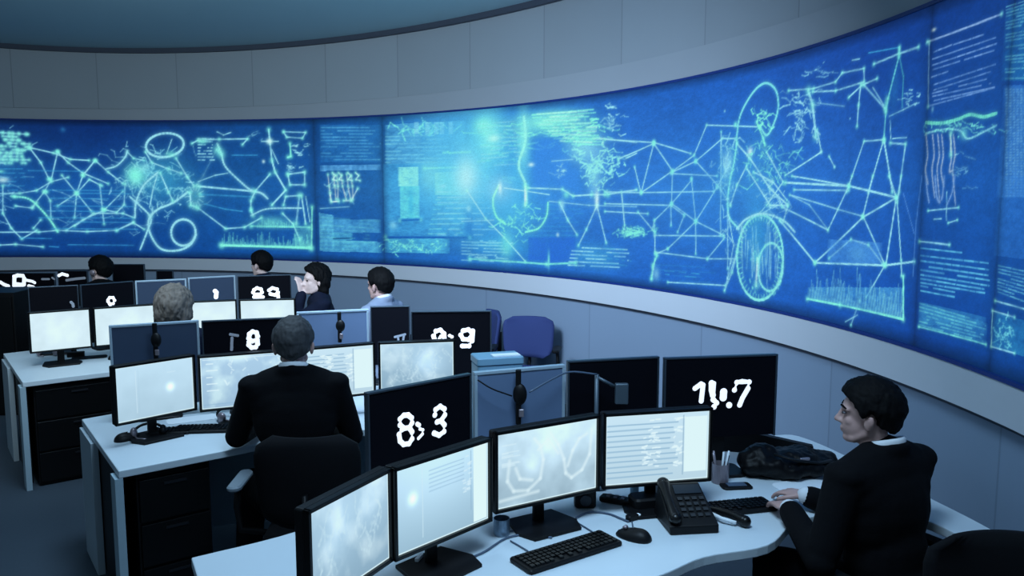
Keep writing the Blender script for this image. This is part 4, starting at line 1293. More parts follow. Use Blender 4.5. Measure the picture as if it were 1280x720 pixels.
def pedestal(label, a, b_, depth_dir, dep, group='black pedestals under the desks'):
    """drawer pedestal along the front edge from a to b_, extending dep along depth_dir"""
    a, b_ = V((*a, 0)), V((*b_, 0)); dd = V((*depth_dir, 0)).normalized()
    ux = (b_ - a).normalized()
    w = (b_ - a).length
    t = thing('pedestal', label, 'drawer pedestal', (((a + b_) / 2 + dd * dep / 2).x, ((a + b_) / 2 + dd * dep / 2).y, 0), math.atan2(ux.y, ux.x), group)
    MB().box((0, 0, .345), (w, dep - .02, .69)).build('body', M_BLACK, t, bevel=.003)
    for k in range(3):
        dr = MB().box((0, -dep / 2 + .0, .13 + k * .215), (w - .02, .02, .2)).build('drawer', M_BLACK2, t, bevel=.002)
        MB().box((0, -dep / 2 - .014, .2 + k * .215), (.1, .012, .01)).build('handle', mat('dark_metal', (40, 42, 48), .4, metal=.6), dr)
    return t


sB = V((bB0[0] - fB0[0], bB0[1] - fB0[1], 0)).normalized()
uB = V((fB1[0] - fB0[0], fB1[1] - fB0[1], 0)).normalized()
q0 = V((*fB0, 0)) + uB * .07 + sB * .05
q1 = q0 + uB * .33
pedestal('black drawer pedestal under the near corner of the middle desk', (q0.x, q0.y), (q1.x, q1.y), sB.xy, .60)
sC = V((bC0[0] - fC0[0], bC0[1] - fC0[1], 0)).normalized(); uC = V((fC1[0] - fC0[0], fC1[1] - fC0[1], 0)).normalized()
q0 = V((*fC0, 0)) + uC * .06 + sC * .05; q1 = q0 + uC * .55
pedestal('black drawer pedestal under the left corner of the back desk', (q0.x, q0.y), (q1.x, q1.y), sC.xy, .60)

# black storage cabinet at the left edge
cb = thing('storage_cabinet', 'tall black storage cabinet at the left edge behind the back desk', 'cabinet', (-4.75, 7.25, 0), 0.1)
MB().box((0, 0, .555), (.62, .5, 1.11)).build('body', M_BLACK, cb, bevel=.004)
for sx in (-1, 1):
    dr = MB().box((sx * .15, -.26, .55), (.29, .02, 1.05)).build('door', M_BLACK2, cb, bevel=.003)
    MB().box((sx * .025, -.28, .6), (.012, .02, .12)).build('handle', M_SILVER, dr)


# ------------------------------------------------------------------ chairs


def chair(label, loc, rz, m=M_CHAIR, back_h=.98, bw=.42, arms=True, armmat=None, arm_x=0.275, group='swivel office chairs'):
    """swivel chair; sitter faces local +y"""
    t = thing('office_chair', label, 'chair', (loc[0], loc[1], 0), rz, group)
    MB().rbox((0, 0.02, .445), (.46, .44, .075), .09, n=6).build('seat', m, t, smooth=False, bevel=.01)
    # curved, padded backrest
    b_ = MB()
    nx, nz = 14, 10
    z0, z1 = .54, back_h
    front, back = [], []
    for j in range(nz + 1):
        for i in range(nx + 1):
            u = i / nx * 2 - 1; v = j / nz
            # superellipse outline
            vv = v * 2 - 1
            k = (1 - abs(vv) ** 5) ** .2 if abs(vv) < 1 else 0.55
            k = max(k, .62)
            x = u * bw / 2 * k * (1 - .10 * (1 - v))
            y = -.25 - .05 * v + .045 * u * u
            th = .028 * (1 - .6 * max(abs(u), abs(vv)) ** 4)
            front.append((x, y + th, z0 + (z1 - z0) * v)); back.append((x, y - th, z0 + (z1 - z0) * v))
    N = (nx + 1) * (nz + 1); W = nx + 1
    fs = []
    for j in range(nz):
        for i in range(nx):
            a = j * W + i
            fs.append((a, a + W, a + W + 1, a + 1)); fs.append((N + a, N + a + 1, N + a + W + 1, N + a + W))
    for i in range(nx):
        fs.append((i, i + 1, N + i + 1, N + i)); a = nz * W + i; fs.append((a + 1, a, N + a, N + a + 1))
    for j in range(nz):
        a = j * W; fs.append((a + W, a, N + a, N + a + W)); a = j * W + nx; fs.append((a, a + W, N + a + W, N + a))
    b_.add(front + back, fs); b_.build('backrest', m, t, smooth=True)
    s = MB(); s.tube([(0, -.1, .41), (0, -.24, .42), (0, -.32, .5), (0, -.325, .72)], .022, 8, flat=.6); s.build('back_stem', M_BLACK, t, smooth=True)
    s = MB(); s.tube([(0, 0, .09), (0, 0, .41)], .028, 12); s.build('gas_column', M_BLACK2, t, smooth=True)
    for k in range(5):
        a = k * 2 * math.pi / 5 + .3
        c, d = math.cos(a), math.sin(a)
        l = MB().tube([(0, 0, .11), (c * .15, d * .15, .095), (c * .29, d * .29, .07)], [.028, .022, .016], 8).build('leg', M_BLACK, t, smooth=True)
        MB().tube([(c * .29 - d * .02, d * .29 + c * .02, .028), (c * .29 + d * .02, d * .29 - c * .02, .028)], .028, 12).build('caster', M_BLACK2, l, smooth=True)
    if arms:
        for sx in (-1, 1):
            s = MB(); s.tube([(sx * .2, 0, .42), (sx * arm_x, 0, .44), (sx * (arm_x + .01), -.01, .55), (sx * (arm_x + .005), 0, .655)], .016, 8)
            s.build('arm_post', M_BLACK, t, smooth=True)
            MB().rbox((sx * arm_x, .02, .665), (.065, .25, .025), .03).build('armrest', armmat or M_BLACK, t)
    return t


# ------------------------------------------------------------------ people


def ik(a, c, l1, l2, pole):
    a, c = V(a), V(c)
    d = c - a
    L = min(d.length, (l1 + l2) * .995)
    c = a + d.normalized() * L
    x = (l1 * l1 - l2 * l2 + L * L) / (2 * L)
    h = math.sqrt(max(l1 * l1 - x * x, 0))
    dn = d.normalized()
    p = V(pole) - dn * V(pole).dot(dn)
    p.normalize()
    return a + dn * x + p * h, c


def hand(mb, wrist, direc, palm_n, side, curl=0.35, k=1.0):
    """palm, four fingers with knuckle bends, and a thumb from the side of the palm"""
    d = V(direc).normalized(); n = V(palm_n); n = (n - d * n.dot(d)).normalized(); s = d.cross(n) * side
    w = V(wrist)
    Mx = Matrix((s, d, n)).transposed()
    mb.ell(w + d * .045 * k, (.040 * k, .052 * k, .015 * k), M=Mx)
    for i, (off, ln_) in enumerate(((-.030, .062), (-.010, .074), (.010, .070), (.029, .054))):
        b0 = w + d * .082 * k + s * off * k
        L = ln_ * k
        a1 = curl * .6; a2 = curl * 1.6; a3 = curl * 2.4
        p1 = b0 + (d * math.cos(a1) + n * math.sin(a1)) * L * .45
        p2 = p1 + (d * math.cos(a2) + n * math.sin(a2)) * L * .32
        p3 = p2 + (d * math.cos(a3) + n * math.sin(a3)) * L * .25
        mb.limb([b0 - d * .02, b0, p1, p2, p3], [.0095 * k, .0095 * k, .0088 * k, .008 * k, .007 * k], n=8, sub=2)
    t0 = w + d * .025 * k - s * .03 * k
    t1 = t0 - s * .025 * k + d * .028 * k + n * .006
    t2 = t1 - s * .008 * k + d * .03 * k + n * .01
    mb.limb([w + d * .015 * k - s * .012 * k, t0, t1, t2], [.014 * k, .0125 * k, .0105 * k, .0085 * k], n=8, sub=2)


def person(label, loc, rz, hand_l, hand_r, head_rz=0.0, head_tilt=0.0, jacket=M_SUIT, skin=M_SKIN, hair=M_HAIR, hair_th=.022, hairline=0.0,
           collar=True, long_hair=False, lean=0.05, detail=True, hand_dirs=None, head_k=1.0, shoulder=1.0, pole_l=(-.6, -.3, -1), pole_r=(.6, -.3, -1), raise_z=0.0, neck_fwd=0.0, headset=False, head_dx=0.0, knee_l=None):
    t = thing('person', label, 'person', (loc[0], loc[1], 0), rz)
    Z = raise_z
    hip = V((0, 0, .56)); chest = V((0, lean * .7, .93 + Z)); neck = V((0, lean, 1.125 + Z))
    SW = .165 * shoulder
    sh = [V((-SW, lean * .9, 1.065 + Z)), V((SW, lean * .9, 1.065 + Z))]
    hd = V((0, lean + .02 + neck_fwd, 1.262 + Z))
    Mw = (Matrix.Translation(t.location) @ Matrix.Rotation(rz, 4, 'Z')).inverted()
    targets = [Mw @ V(hand_l), Mw @ V(hand_r)]
    el, wr = [], []
    for i in range(2):
        e, w = ik(sh[i], targets[i], .29, .26, (pole_l, pole_r)[i])
        el.append(e); wr.append(w)

    def torso(mb, g):
        mb.ell((0, -.01, .56), (.165 + g, .125 + g, .12 + g))
        mb.ell((0, lean * .3, .72 + Z * .5), (.145 + g, .105 + g, .17 + g))
        mb.ell(chest, (.155 * shoulder + g, .11 + g, .185 + g))
        mb.limb([sh[0] + V((.03, 0, -.01)), V((0, lean * .9 - .01, 1.085 + Z)), sh[1] + V((-.03, 0, -.01))], [.06 + g, .075 + g, .06 + g])
        mb.limb([V((-.11 * shoulder, lean - .01, 1.085 + Z)), neck + V((0, -.015, .0)), V((.11 * shoulder, lean - .01, 1.085 + Z))], [.048 + g, .055 + g, .048 + g])

    def arms(mb, g, cuff):
        for i in range(2):
            w = wr[i] if not cuff else el[i].lerp(wr[i], .93)
            mb.limb([sh[i], sh[i].lerp(el[i], .5), el[i], el[i].lerp(w, .4), w], [.052 + g, .046 + g, .040 + g, .038 + g * .9, (.026 if not cuff else .029) + g])

    hips = [V((-.095, .02, .55)), V((.095, .02, .55))]
    kn = [V((-.13, .42, .515)), V((.13, .42, .515))]
    an = [V((-.13, .40, .10)), V((.13, .40, .10))]
    if knee_l:
        kn[0] = V(knee_l); an[0] = V((knee_l[0] - .02, knee_l[1] - .10, .10))

    def legs(mb, g, cuff=False):
        for i in range(2):
            e = an[i] + (V((0, 0, .03)) if cuff else V((0, 0, 0)))
            mb.limb([hips[i], hips[i].lerp(kn[i], .5), kn[i], kn[i].lerp(e, .35), e], [.085 + g, .075 + g, .056 + g, .054 + g, .036 + g * 1.3])

    R = Matrix.Rotation(head_rz, 3, 'Z') @ Matrix.Rotation(head_tilt, 3, 'X')
    k = head_k

    hd = hd + V((head_dx, 0, 0))

    def hp(x, y, z): return hd + R @ (V((x, y, z)) * k)
    body = MB()
    torso(body, 0); arms(body, 0, False); legs(body, 0)
    for i in range(2):
        body.limb([an[i] + V((0, -.02, -.05)), an[i] + V((0, .12, -.07))], [.03, .022])
    body.limb([neck + V((0, -.02, -.04)), hd + R @ V((0, -.025, -.09)) * k, hd + R @ V((0, -.015, -.03)) * k], [.057, .052, .05])
    # head
    body.ell(hp(0, -.012, .030), (.074 * k, .093 * k, .090 * k), M=R, nu=24, nv=16)
    body.ell(hp(0, .022, -.038), (.058 * k, .066 * k, .075 * k), M=R, nu=20, nv=14)
    body.ell(hp(0, .028, .028), (.060 * k, .060 * k, .055 * k), M=R)
    body.ell(hp(0, .058, -.092), (.028 * k, .026 * k, .022 * k), M=R)
    body.limb([hp(-.045, -.005, -.06), hp(-.03, .04, -.088), hp(0, .06, -.096), hp(.03, .04, -.088), hp(.045, -.005, -.06)], [.02 * k, .02 * k, .02 * k, .02 * k, .02 * k], n=8)
    body.limb([hp(0, .084, .018), hp(0, .098, -.012), hp(0, .106, -.028)], [.008 * k, .0095 * k, .012 * k], n=8)
    for sx in (-1, 1):
        body.ell(hp(sx * .011, .094, -.032), (.009 * k, .010 * k, .008 * k), M=R)
        body.limb([hp(sx * .012, .084, .026), hp(sx * .032, .080, .028), hp(sx * .05, .064, .022)], [.008 * k] * 3, n=8)
        body.ell(hp(sx * .034, .054, -.022), (.020 * k, .020 * k, .022 * k), M=R)
        body.ell(hp(sx * .082, -.014, -.014), (.010 * k, .019 * k, .031 * k), M=R)
        body.ell(hp(sx * .090, -.022, -.004), (.007 * k, .014 * k, .022 * k), M=R)
    body.ell(hp(0, .086, -.056), (.021 * k, .009 * k, .0065 * k), M=R)
    body.ell(hp(0, .083, -.068), (.018 * k, .010 * k, .007 * k), M=R)
    for i in range(2):
        dr = (wr[i] - el[i]).normalized()
        if hand_dirs: dr = Mw.to_3x3() @ V(hand_dirs[i])
        hand(body, wr[i] + dr * .0, dr, (0, 0, -1), 1 if i == 0 else -1, .35)
    vox = .0055 if detail else .009
    remeshed(body, 'body', skin, t, voxel=vox, smooth=3 if detail else 2)
    j = MB(); torso(j, .022); arms(j, .016, True)
    j.ell(V((0, lean * .9 - .02, 1.0 + Z)), (.185 * shoulder, .105, .12))
    for i in range(2):
        j.ell(sh[i] + V(((-.004, .004)[i], -.004, .022)), (.066, .072, .046))
    if collar:
        pts = [V((math.sin(a) * .074, -math.cos(a) * .074, .030 * math.cos(a) - .010)) + neck + V((0, -.014, .022)) for a in np.linspace(-2.5, 2.5, 20)]
        j.tube(pts, .013, 8, flat=2.0)
    # open collar of the jacket
    remeshed(j, 'jacket' if jacket in (M_SUIT, M_SUIT2) else 'shirt', jacket, t, voxel=.010, smooth=6)
    g = MB(); g.ell((0, -.005, .555), (.175, .135, .10)); legs(g, .018, True)
    remeshed(g, 'trousers', M_SUIT, t, voxel=.012, smooth=4)
    for i in range(2):
        MB().limb([an[i] + V((0, -.04, -.06)), an[i] + V((0, .05, -.065)), an[i] + V((0, .15, -.07))], [.038, .036, .028]).build('shoe', M_SHOE, t, smooth=True)
    if collar:
        c = MB()
        pts = []
        for q in range(24):
            a = 2 * math.pi * q / 24
            pts.append(V((math.sin(a) * .062, -math.cos(a) * .064, .022 * math.cos(a))) + neck + V((0, -.012, .036)))
        c.tube(pts, .009, 8, close=True, flat=2.4)
        c.v = [tuple(v) for v in c.v]
        c.build('shirt_collar', M_WSHIRT, t, smooth=True)
        for i in range(2):
            a = el[i].lerp(wr[i], .93); b_ = el[i].lerp(wr[i], 1.0)
            MB().limb([a, b_], [.037, .035], n=12).build('shirt_cuff', M_WSHIRT, t, smooth=True)
    # eyes, brows
    for sx in (-1, 1):
        MB().ell(hp(sx * .031, .0755, .006), (.012 * k, .008 * k, .0055 * k), M=R).build('eye', M_EYEW if detail else M_EYE, t, smooth=True)
        if detail:
            MB().ell(hp(sx * .031, .0830, .006), (.0066 * k, .003 * k, .0060 * k), M=R).build('iris', M_EYE, t, smooth=True)
            MB().limb([hp(sx * .016, .0905, .031), hp(sx * .035, .0875, .035), hp(sx * .053, .070, .027)], [.0035 * k, .0045 * k, .003 * k], n=6).build('eyebrow', hair, t, smooth=True)
    # hair cap over the skull
    nu, nv = 48, 32
    vs = []
    for jv in range(nv + 1):
        ph = math.pi * jv / nv
        for iu in range(nu):
            th = 2 * math.pi * iu / nu
            dx, dy, dz = math.sin(ph) * math.cos(th), math.sin(ph) * math.sin(th), math.cos(ph)
            el_ = math.degrees(math.asin(max(-1, min(1, dz))))
            az = math.degrees(math.atan2(dx, dy))       # 0 = face, 180 = nape
            aa = abs(az)
            # elevation above which hair grows, by azimuth
            lim = np.interp(aa, [0, 40, 62, 76, 84, 100, 112, 180], [32 + hairline, 28 + hairline, 14 + hairline * .5, -12, -16, 2 if not long_hair else -20, -30, -52 if not long_hair else -70])
            f = min(max((el_ - lim) / 9 + .5, 0), 1)
            f = f * f * (3 - 2 * f)
            nz_ = mnoise.noise(V((dx, dy, dz)) * 5 + V(loc).to_3d()) * .16 + mnoise.noise(V((dx, dy, dz)) * 14) * .12
            th_ = hair_th * (1 + nz_)
            rr = 1.0
            base = V((dx * .074, dy * .093 - .012, dz * .090 + .030))
            if dz < 0: base = V((dx * .070, dy * (.088 if dy < 0 else .09) - .012, dz * .100 + .030))
            o_ = V((dx, dy, dz)) * ((th_ + .004) * f - .012 * (1 - f))
            vs.append(hd + R @ ((base + o_) * k))
    fs = []
    for jv in range(nv):
        for iu in range(nu):
            fs.append((jv * nu + iu, (jv + 1) * nu + iu, (jv + 1) * nu + (iu + 1) % nu, jv * nu + (iu + 1) % nu))
    h_ = MB().add(vs, fs)
    if long_hair:
        h_.ell(hp(-.03, -.05, -.05), (.07 * k, .055 * k, .11 * k), M=R); h_.ell(hp(.03, -.05, -.05), (.07 * k, .055 * k, .11 * k), M=R)
        h_.ell(hp(-.05, -.055, -.015), (.06 * k, .06 * k, .075 * k), M=R); h_.ell(hp(.055, -.04, -.02), (.055 * k, .06 * k, .08 * k), M=R)
        h_.ell(hp(0, -.055, .02), (.088 * k, .075 * k, .085 * k), M=R)
    ho = remeshed(h_, 'hair', hair, t, voxel=.005 if detail else .007, smooth=2)
    amp = .0035 if not long_hair else .009
    for v in ho.data.vertices:
        c = R.transposed() @ (v.co - hd)
        d = mnoise.noise(V((c.x * 70, c.y * 70, c.z * 16))) + .6 * mnoise.noise(V((c.x * 150, c.y * 150, c.z * 30)))
        v.co += v.normal * d * amp
    if headset:
        a = MB(); a.tube([hp(.092 * math.cos(q), -.01, .03 + .115 * math.sin(q)) for q in np.linspace(-.1, math.pi + .1, 14)], .006, 8)
        a.build('headset', M_BLACK, t, smooth=True)
        MB().ell(hp(-.09, -.005, -.01), (.016, .03, .03), M=R).build('earpiece', M_CUP, t, smooth=True)
    return t


def facing(dx, dy): return math.atan2(dy, dx) - math.pi / 2


# man at the right, in profile
RZA = facing(-.5, .87)
pA = V((1.345, 2.72, 0))
person('young man in a black suit seated at the right, in profile, typing', (pA.x, pA.y), RZA, (1.03, 2.86, .80), (1.14, 2.99, .80), head_rz=facing(-.88, .50) - RZA,
       hair_th=.028, hairline=-6, lean=.06, hand_dirs=[(-.1, 1, -.12), (-.55, .8, -.1)], head_k=.945, raise_z=-.085, shoulder=1.2, pole_l=(-.5, -.6, -.9), neck_fwd=.02, head_dx=-.028)
chair('black low backed office chair under the young man at the right', (pA.x + .02, pA.y - .02), RZA, back_h=.84)
chair('black empty office chair cut by the bottom right corner', (1.43, 1.98), math.pi * .97, back_h=.965, bw=.50)
# grey-haired man seen from behind
RZB = facing(-.16, 1)
pB = V((-1.01, 3.62, 0))
person('grey haired man in a black suit seen from behind at the middle desk', (pB.x, pB.y), RZB, (-1.30, 3.98, .79), (-.93, 4.01, .79), hair=M_HAIRG, hair_th=.019, lean=.05, detail=True, shoulder=1.12, skin=M_SKIN, knee_l=(-.25, .32, .52))
chair('black office chair with grey armrest under the grey haired man', (pB.x + .13, pB.y - .09), RZB - .1, back_h=.955, bw=.46, arm_x=.36, armmat=mat('grey_pad', (110, 122, 132), .5))
# ash-brown haired person
pC = (-2.17, 5.06)
person('person with ash brown hair seen from behind at the back desk', pC, facing(-.2, 1), (-2.35, 5.5, .78), (-1.95, 5.5, .78), hair=M_HAIRB, hair_th=.034, long_hair=True, jacket=M_SUIT2, collar=False, detail=False, head_k=1.06, raise_z=-.03)
chair('black office chair under the ash brown haired person', (pC[0], pC[1] - .05), facing(-.2, 1), back_h=.95, arms=False)
# woman in dark jacket
pD = (-1.57, 6.64)
person('dark haired woman in a navy jacket with one hand raised to her face', pD, facing(-.85, -.35), (-1.735, 6.56, 1.16), (-1.9, 6.75, .80), head_rz=.1, hair=M_HAIR, hair_th=.028, long_hair=True, jacket=M_SUIT2, skin=M_SKIN2,
       collar=False, detail=False, hand_dirs=[(-.2, .1, 1), (-1, .1, 0)], pole_l=(-.2, .3, -1), raise_z=.0)
chair('black office chair under the woman in the navy jacket', (pD[0] + .03, pD[1] + .02), facing(-.85, -.35), back_h=.93, arms=False)
# man in pale shirt
pE = (-.98, 6.2)
person('dark haired man in a pale shirt facing left before the curved wall', pE, facing(-.85, .45), (-1.24, 6.28, .64), (-1.12, 6.48, .64), head_rz=-.05, jacket=M_SHIRT, skin=M_SKIN, hair_th=.026, collar=True, detail=False)
chair('black office chair under the man in the pale shirt', (pE[0] + .03, pE[1] - .01), facing(-.85, .45), back_h=.92, arms=False)
# far heads
pF = (-3.84, 7.45)
person('person in black with a pale headset at the far left desk', pF, facing(-.6, .75), (-4.1, 7.85, .8), (-3.8, 7.95, .8), jacket=M_SUIT, skin=M_SKIN2, hair_th=.028, collar=False, detail=False, headset=True, head_rz=.55)
chair('black office chair under the person with the headset', (pF[0] + .02, pF[1] - .04), facing(-.6, .75), back_h=.92, arms=False)
pG = (-2.39, 7.75)
person('dark haired person peeking over the board numbered 83', pG, facing(-.85, .4), (-2.66, 7.80, .64), (-2.56, 7.98, .64), jacket=M_SUIT2, skin=M_SKIN2, hair_th=.026, collar=False, detail=False, raise_z=.03)
chair('black office chair under the person behind the board numbered 83', (pG[0] + .02, pG[1] - .02), facing(-.85, .4), back_h=.92, arms=False)
# chair against the wall
chair('empty navy blue office chair standing by the curved wall', (.11, 6.75), math.pi - .15, m=M_NAVYCHAIR, back_h=.90, bw=.47)
chair('navy blue office chair seen edge on, half behind the 0,9 board', (-.42, 7.15), 1.9, m=M_NAVYCHAIR, back_h=.92, bw=.46)

# ------------------------------------------------------------------ desk-top things


def keyboard(label, px, py, L, Wd, rz, z=DZ):
    q = at(px, py, z)
    t = thing('keyboard', label, 'keyboard', (q.x, q.y, z), rz, 'black keyboards')
    MB().rbox((0, 0, .009), (L, Wd, .016), .012).build('case', M_BLACK, t)
    m = MB()
    nx, ny = int(L / .021), 5
    for j in range(ny):
        for i in range(nx):
            if j == 0 and 3 < i < nx - 6 and i % 2: continue
            m.box((-L / 2 + .014 + (i + .5) * (L - .028) / nx, -Wd / 2 + .012 + (j + .5) * (Wd - .024) / ny, .020), ((L - .028) / nx * .84, (Wd - .024) / ny * .82, .007), taper=.85)
    m.build('keys', M_BLACK2, t)
    return t


keyboard('black keyboard at the bottom centre of the front desk', 709, 692, .40, .125, .60)
keyboard('black keyboard in front of the young man on the right', 915, 637, .34, .12, .24)
keyboard('black keyboard left of the grey haired man', 262, 538, .36, .12, .10)
keyboard('black keyboard under the glowing-dot monitor', 212, 541, .22, .10, .15)


def mouse(label, px, py, rz):
    q = at(px, py, DZ)
    t = thing('mouse', label, 'computer mouse', (q.x, q.y, DZ), rz, 'black mice')
    m = MB()
    vs, fs = [], []
    nu, nv = 20, 8
    for j in range(nv + 1):
        ph = math.pi / 2 * j / nv
        for i in range(nu):
            th = 2 * math.pi * i / nu
            c, s_ = math.cos(th), math.sin(th)
            x = .033 * (abs(c) ** .8) * (1 if c > 0 else -1) * math.cos(ph) ** .6 if j < nv else 0
            y = .060 * s_ * math.cos(ph) ** .6 if j < nv else 0
            vs.append((x, y, .032 * math.sin(ph) * (1 - .25 * s_)))
    for j in range(nv):
        for i in range(nu): fs.append((j * nu + i, j * nu + (i + 1) % nu, (j + 1) * nu + (i + 1) % nu, (j + 1) * nu + i))
    fs.append(tuple(reversed(range(nu))))
    m.add(vs, fs); m.build('shell', M_BLACK, t, smooth=True)
    t.scale = (1.2, 1.15, 1.0)
    MB().tube([(-.006, .03, .030), (.006, .03, .030)], .007, 12).build('scroll_wheel', M_CUP, t, smooth=True)
    return t


mouse('black mouse right of the bottom centre keyboard', 792, 672, .9)
mouse('black mouse at the left end of the middle desk', 160, 549, -.6)


def cable(label, pts, r=.004, cat='cable', name='cable', m=M_CABLE, group='grey cables on the front desk'):
    P = []
    q = [V(p) for p in pts]
    q = [q[0] * 2 - q[1]] + q + [q[-1] * 2 - q[-2]]
    for i in range(1, len(q) - 2):
        for j in range(6):
            t = j / 6
            a, b_, c, d = q[i - 1], q[i], q[i + 1], q[i + 2]
            P.append(0.5 * ((2 * b_) + (-a + c) * t + (2 * a - 5 * b_ + 4 * c - d) * t * t + (-a + 3 * b_ - 3 * c + d) * t ** 3))
    P.append(q[-2])
    o = MB().tube(P, r, 8).build(name, m, None, smooth=True)
    return tag(o, label, cat, group)


zc = DZ + .005
cable('grey cable curving from the form monitor to beyond the mouse', [at(x, y, zc) for x, y in ((560, 705), (601, 692), (632, 673), (660, 668), (690, 672))])
cable('grey cable arching over the desk from monitor foot to mouse', [at(x, y, zc) for x, y in ((720, 647), (738, 640), (760, 642), (778, 649), (786, 652))])
cable('thin grey cable lying left of the bottom centre keyboard', [at(x, y, zc) for x, y in ((638, 676), (652, 684), (668, 694))], r=.0025)
cable('thin grey cable between monitor foot and keyboard', [at(x, y, zc) for x, y in ((720, 652), (733, 660), (744, 667))], r=.0025)
cable('thin cable from the plug to the mouse', [at(x, y, zc) for x, y in ((790, 652), (791, 659), (790, 664))], r=.0025)
cable('coiled grey cable below the front desk monitor with organ-like curves', [at(x, y, zc) for x, y in ((626, 660), (634, 664), (645, 663))], r=.003)

# plug near the mouse
q = at(790, 650, DZ)
t = thing('cable_plug', 'small black plug with a white tip above the mouse', 'plug', (q.x, q.y, DZ), .6)
MB().rbox((0, 0, .011), (.05, .028, .022), .008).build('plug_body', M_BLACK, t); MB().rbox((.03, 0, .011), (.018, .018, .012), .004).build('tip', M_PAPER, t)


def cup(label, px, py, r, h, m, pens=0, rz=0, name='cup', cat='cup'):
    q = at(px, py, DZ)
    t = thing(name, label, cat, (q.x, q.y, DZ), rz)
    MB().lathe([(r * .9, 0), (r, .006), (r, h), (r * .92, h), (r * .88, .01), (0.001, .01)], n=20).build('cup_body', m, t, smooth=False)
    for i in range(pens):
        a = i * 2.4
        p = MB().tube([(r * .3 * math.cos(a), r * .3 * math.sin(a), .012), (r * .95 * math.cos(a), r * .95 * math.sin(a), h + .035 + .012 * (i % 3))], .0045, 8)
        p.build('pen', (M_BLACK, M_CUP, M_PAPER)[i % 3], t, smooth=True)
    return t


cup('pinkish grey pen cup full of pens beside the lined list monitor', 900, 603, .036, .085, M_CUP, pens=6, name='pen_cup', cat='pen cup')
cup('short ribbed metal cup at the foot of the organ-curve monitor', 627, 668, .030, .062, mat('ribbed_metal', (120, 140, 160), .35, metal=.6, noise=.4, nscale=60))
cup('small clear cup under the lined list monitor, left', 793, 619, .018, .05, M_BOX)
cup('small clear cup under the lined list monitor, right', 818, 617, .018, .05, M_PAPER)


def small_box(name, label, cat, px, py, d, m, rz=0.0, extra=None, z=DZ):
    q = at(px, py, z)
    t = thing(name, label, cat, (q.x, q.y, z), rz)
    MB().rbox((0, 0, d[2] / 2), d, min(d[0], d[1]) * .25).build('case', m, t)
    if extra: extra(t)
    return t


def spk(t):
    MB().tube([(0, -.036, .035), (0, -.042, .035)], .022, 16).build('grille', mat('grille', (40, 48, 60), .6), t)


small_box('desk_speaker', 'small black speaker under the corner of the organ-curve monitor', 'speaker', 731, 632, (.085, .07, .075), M_BLACK, extra=spk)


def rem(t):
    m = MB()
    for i in range(4):
        for j in range(2): m.box((-.05 + i * .03, -.01 + j * .02, .024), (.014, .01, .005))
    m.build('buttons', M_CUP, t)


small_box('remote_control', 'flat black remote on the desk left of the phone', 'remote control', 776, 629, (.17, .05, .022), M_BLACK, rz=-.45, extra=rem)
small_box('docking_box', 'black box with cables between remote and phone', 'box', 806, 634, (.12, .09, .05), M_BLACK, rz=.25, extra=lambda t: MB().tube([(.02, .03, .045), (.03, .05, .07), (.05, .06, .03)], .005, 8).build('cord', M_CABLE, t))
small_box('notepad', 'dark notepad lying beside the pen cup', 'notepad', 920, 609, (.13, .07, .010), M_BLACK, rz=.1, extra=lambda t: MB().box((0, .0, .0125), (.08, .04, .003)).build('label_strip', M_CABLE, t))
small_box('paper_sheet', 'white sheet of paper behind the hands of the young man', 'paper', 1004, 608, (.24, .14, .002), M_PAPER, rz=.3)

# desk phone
q = at(862, 664, DZ)
t = thing('desk_phone', 'large black desk phone with keypad in front of the lined list monitor', 'phone', (q.x, q.y + .06, DZ), .12)
w = MB()
w.add([(-.095, -.10, 0), (.10, -.10, 0), (.10, .12, 0), (-.10, .12, 0), (-.10, -.10, .04), (.10, -.10, .04), (.085, .10, .155), (-.085, .10, .155), (-.085, .12, .155), (.085, .12, .155)],
      [(3, 2, 1, 0), (0, 1, 5, 4), (4, 5, 6, 7), (7, 6, 9, 8), (8, 9, 2, 3), (1, 2, 9, 6, 5), (0, 4, 7, 8, 3)])
w.build('base', M_BLACK, t, bevel=.006)
sl = math.atan2(.115, .2)
Rp = Matrix.Rotation(sl, 3, 'X')
m = MB()
for i in range(4):
    for j in range(4):
        c = V((-.022 + i * .030, -.055 + j * .026, 0)); c.z = .04 + (c.y + .10) * .575 + .004
        m.box(c, (.020, .016, .008), M=Rp)
m.build('keypad', mat('key_grey', (24, 28, 34), .5), t)
m = MB(); m.box((.022, .068, .04 + .168 * .575 + .004), (.11, .05, .006), M=Rp); m.build('display', mat('lcd', (30, 40, 50), .3), t)
hs = MB()
hs.limb([(-.072, -.085, .075), (-.075, -.04, .105), (-.075, .03, .145), (-.072, .085, .170)], [.026, .018, .018, .026], n=12)
hs.build('handset', M_BLACK2, t, smooth=True)
t.scale = (.93, .9, .80)
# headset lying right of the phone
q = at(908, 652, DZ)
t = thing('telephone_handset', 'black handset with a white highlight lying right of the desk phone', 'handset', (q.x, q.y, DZ), -.75)
MB().limb([(-.085, 0, .028), (-.04, 0, .032), (.03, 0, .032), (.075, 0, .022)], [.012, .014, .016, .022], n=12).build('grip', M_BLACK2, t, smooth=True)
MB().tube([(-.06, -.012, .02), (0, -.03, .02), (.05, -.02, .016)], .007, 8).build('highlight_strip', M_PAPER, t, smooth=True)  # white strip modelled on as the highlight along the handset
MB().tube([(-.085, 0, .03), (-.10, .02, .02), (-.10, .05, .01)], .004, 8).build('cord', M_CABLE, t, smooth=True)
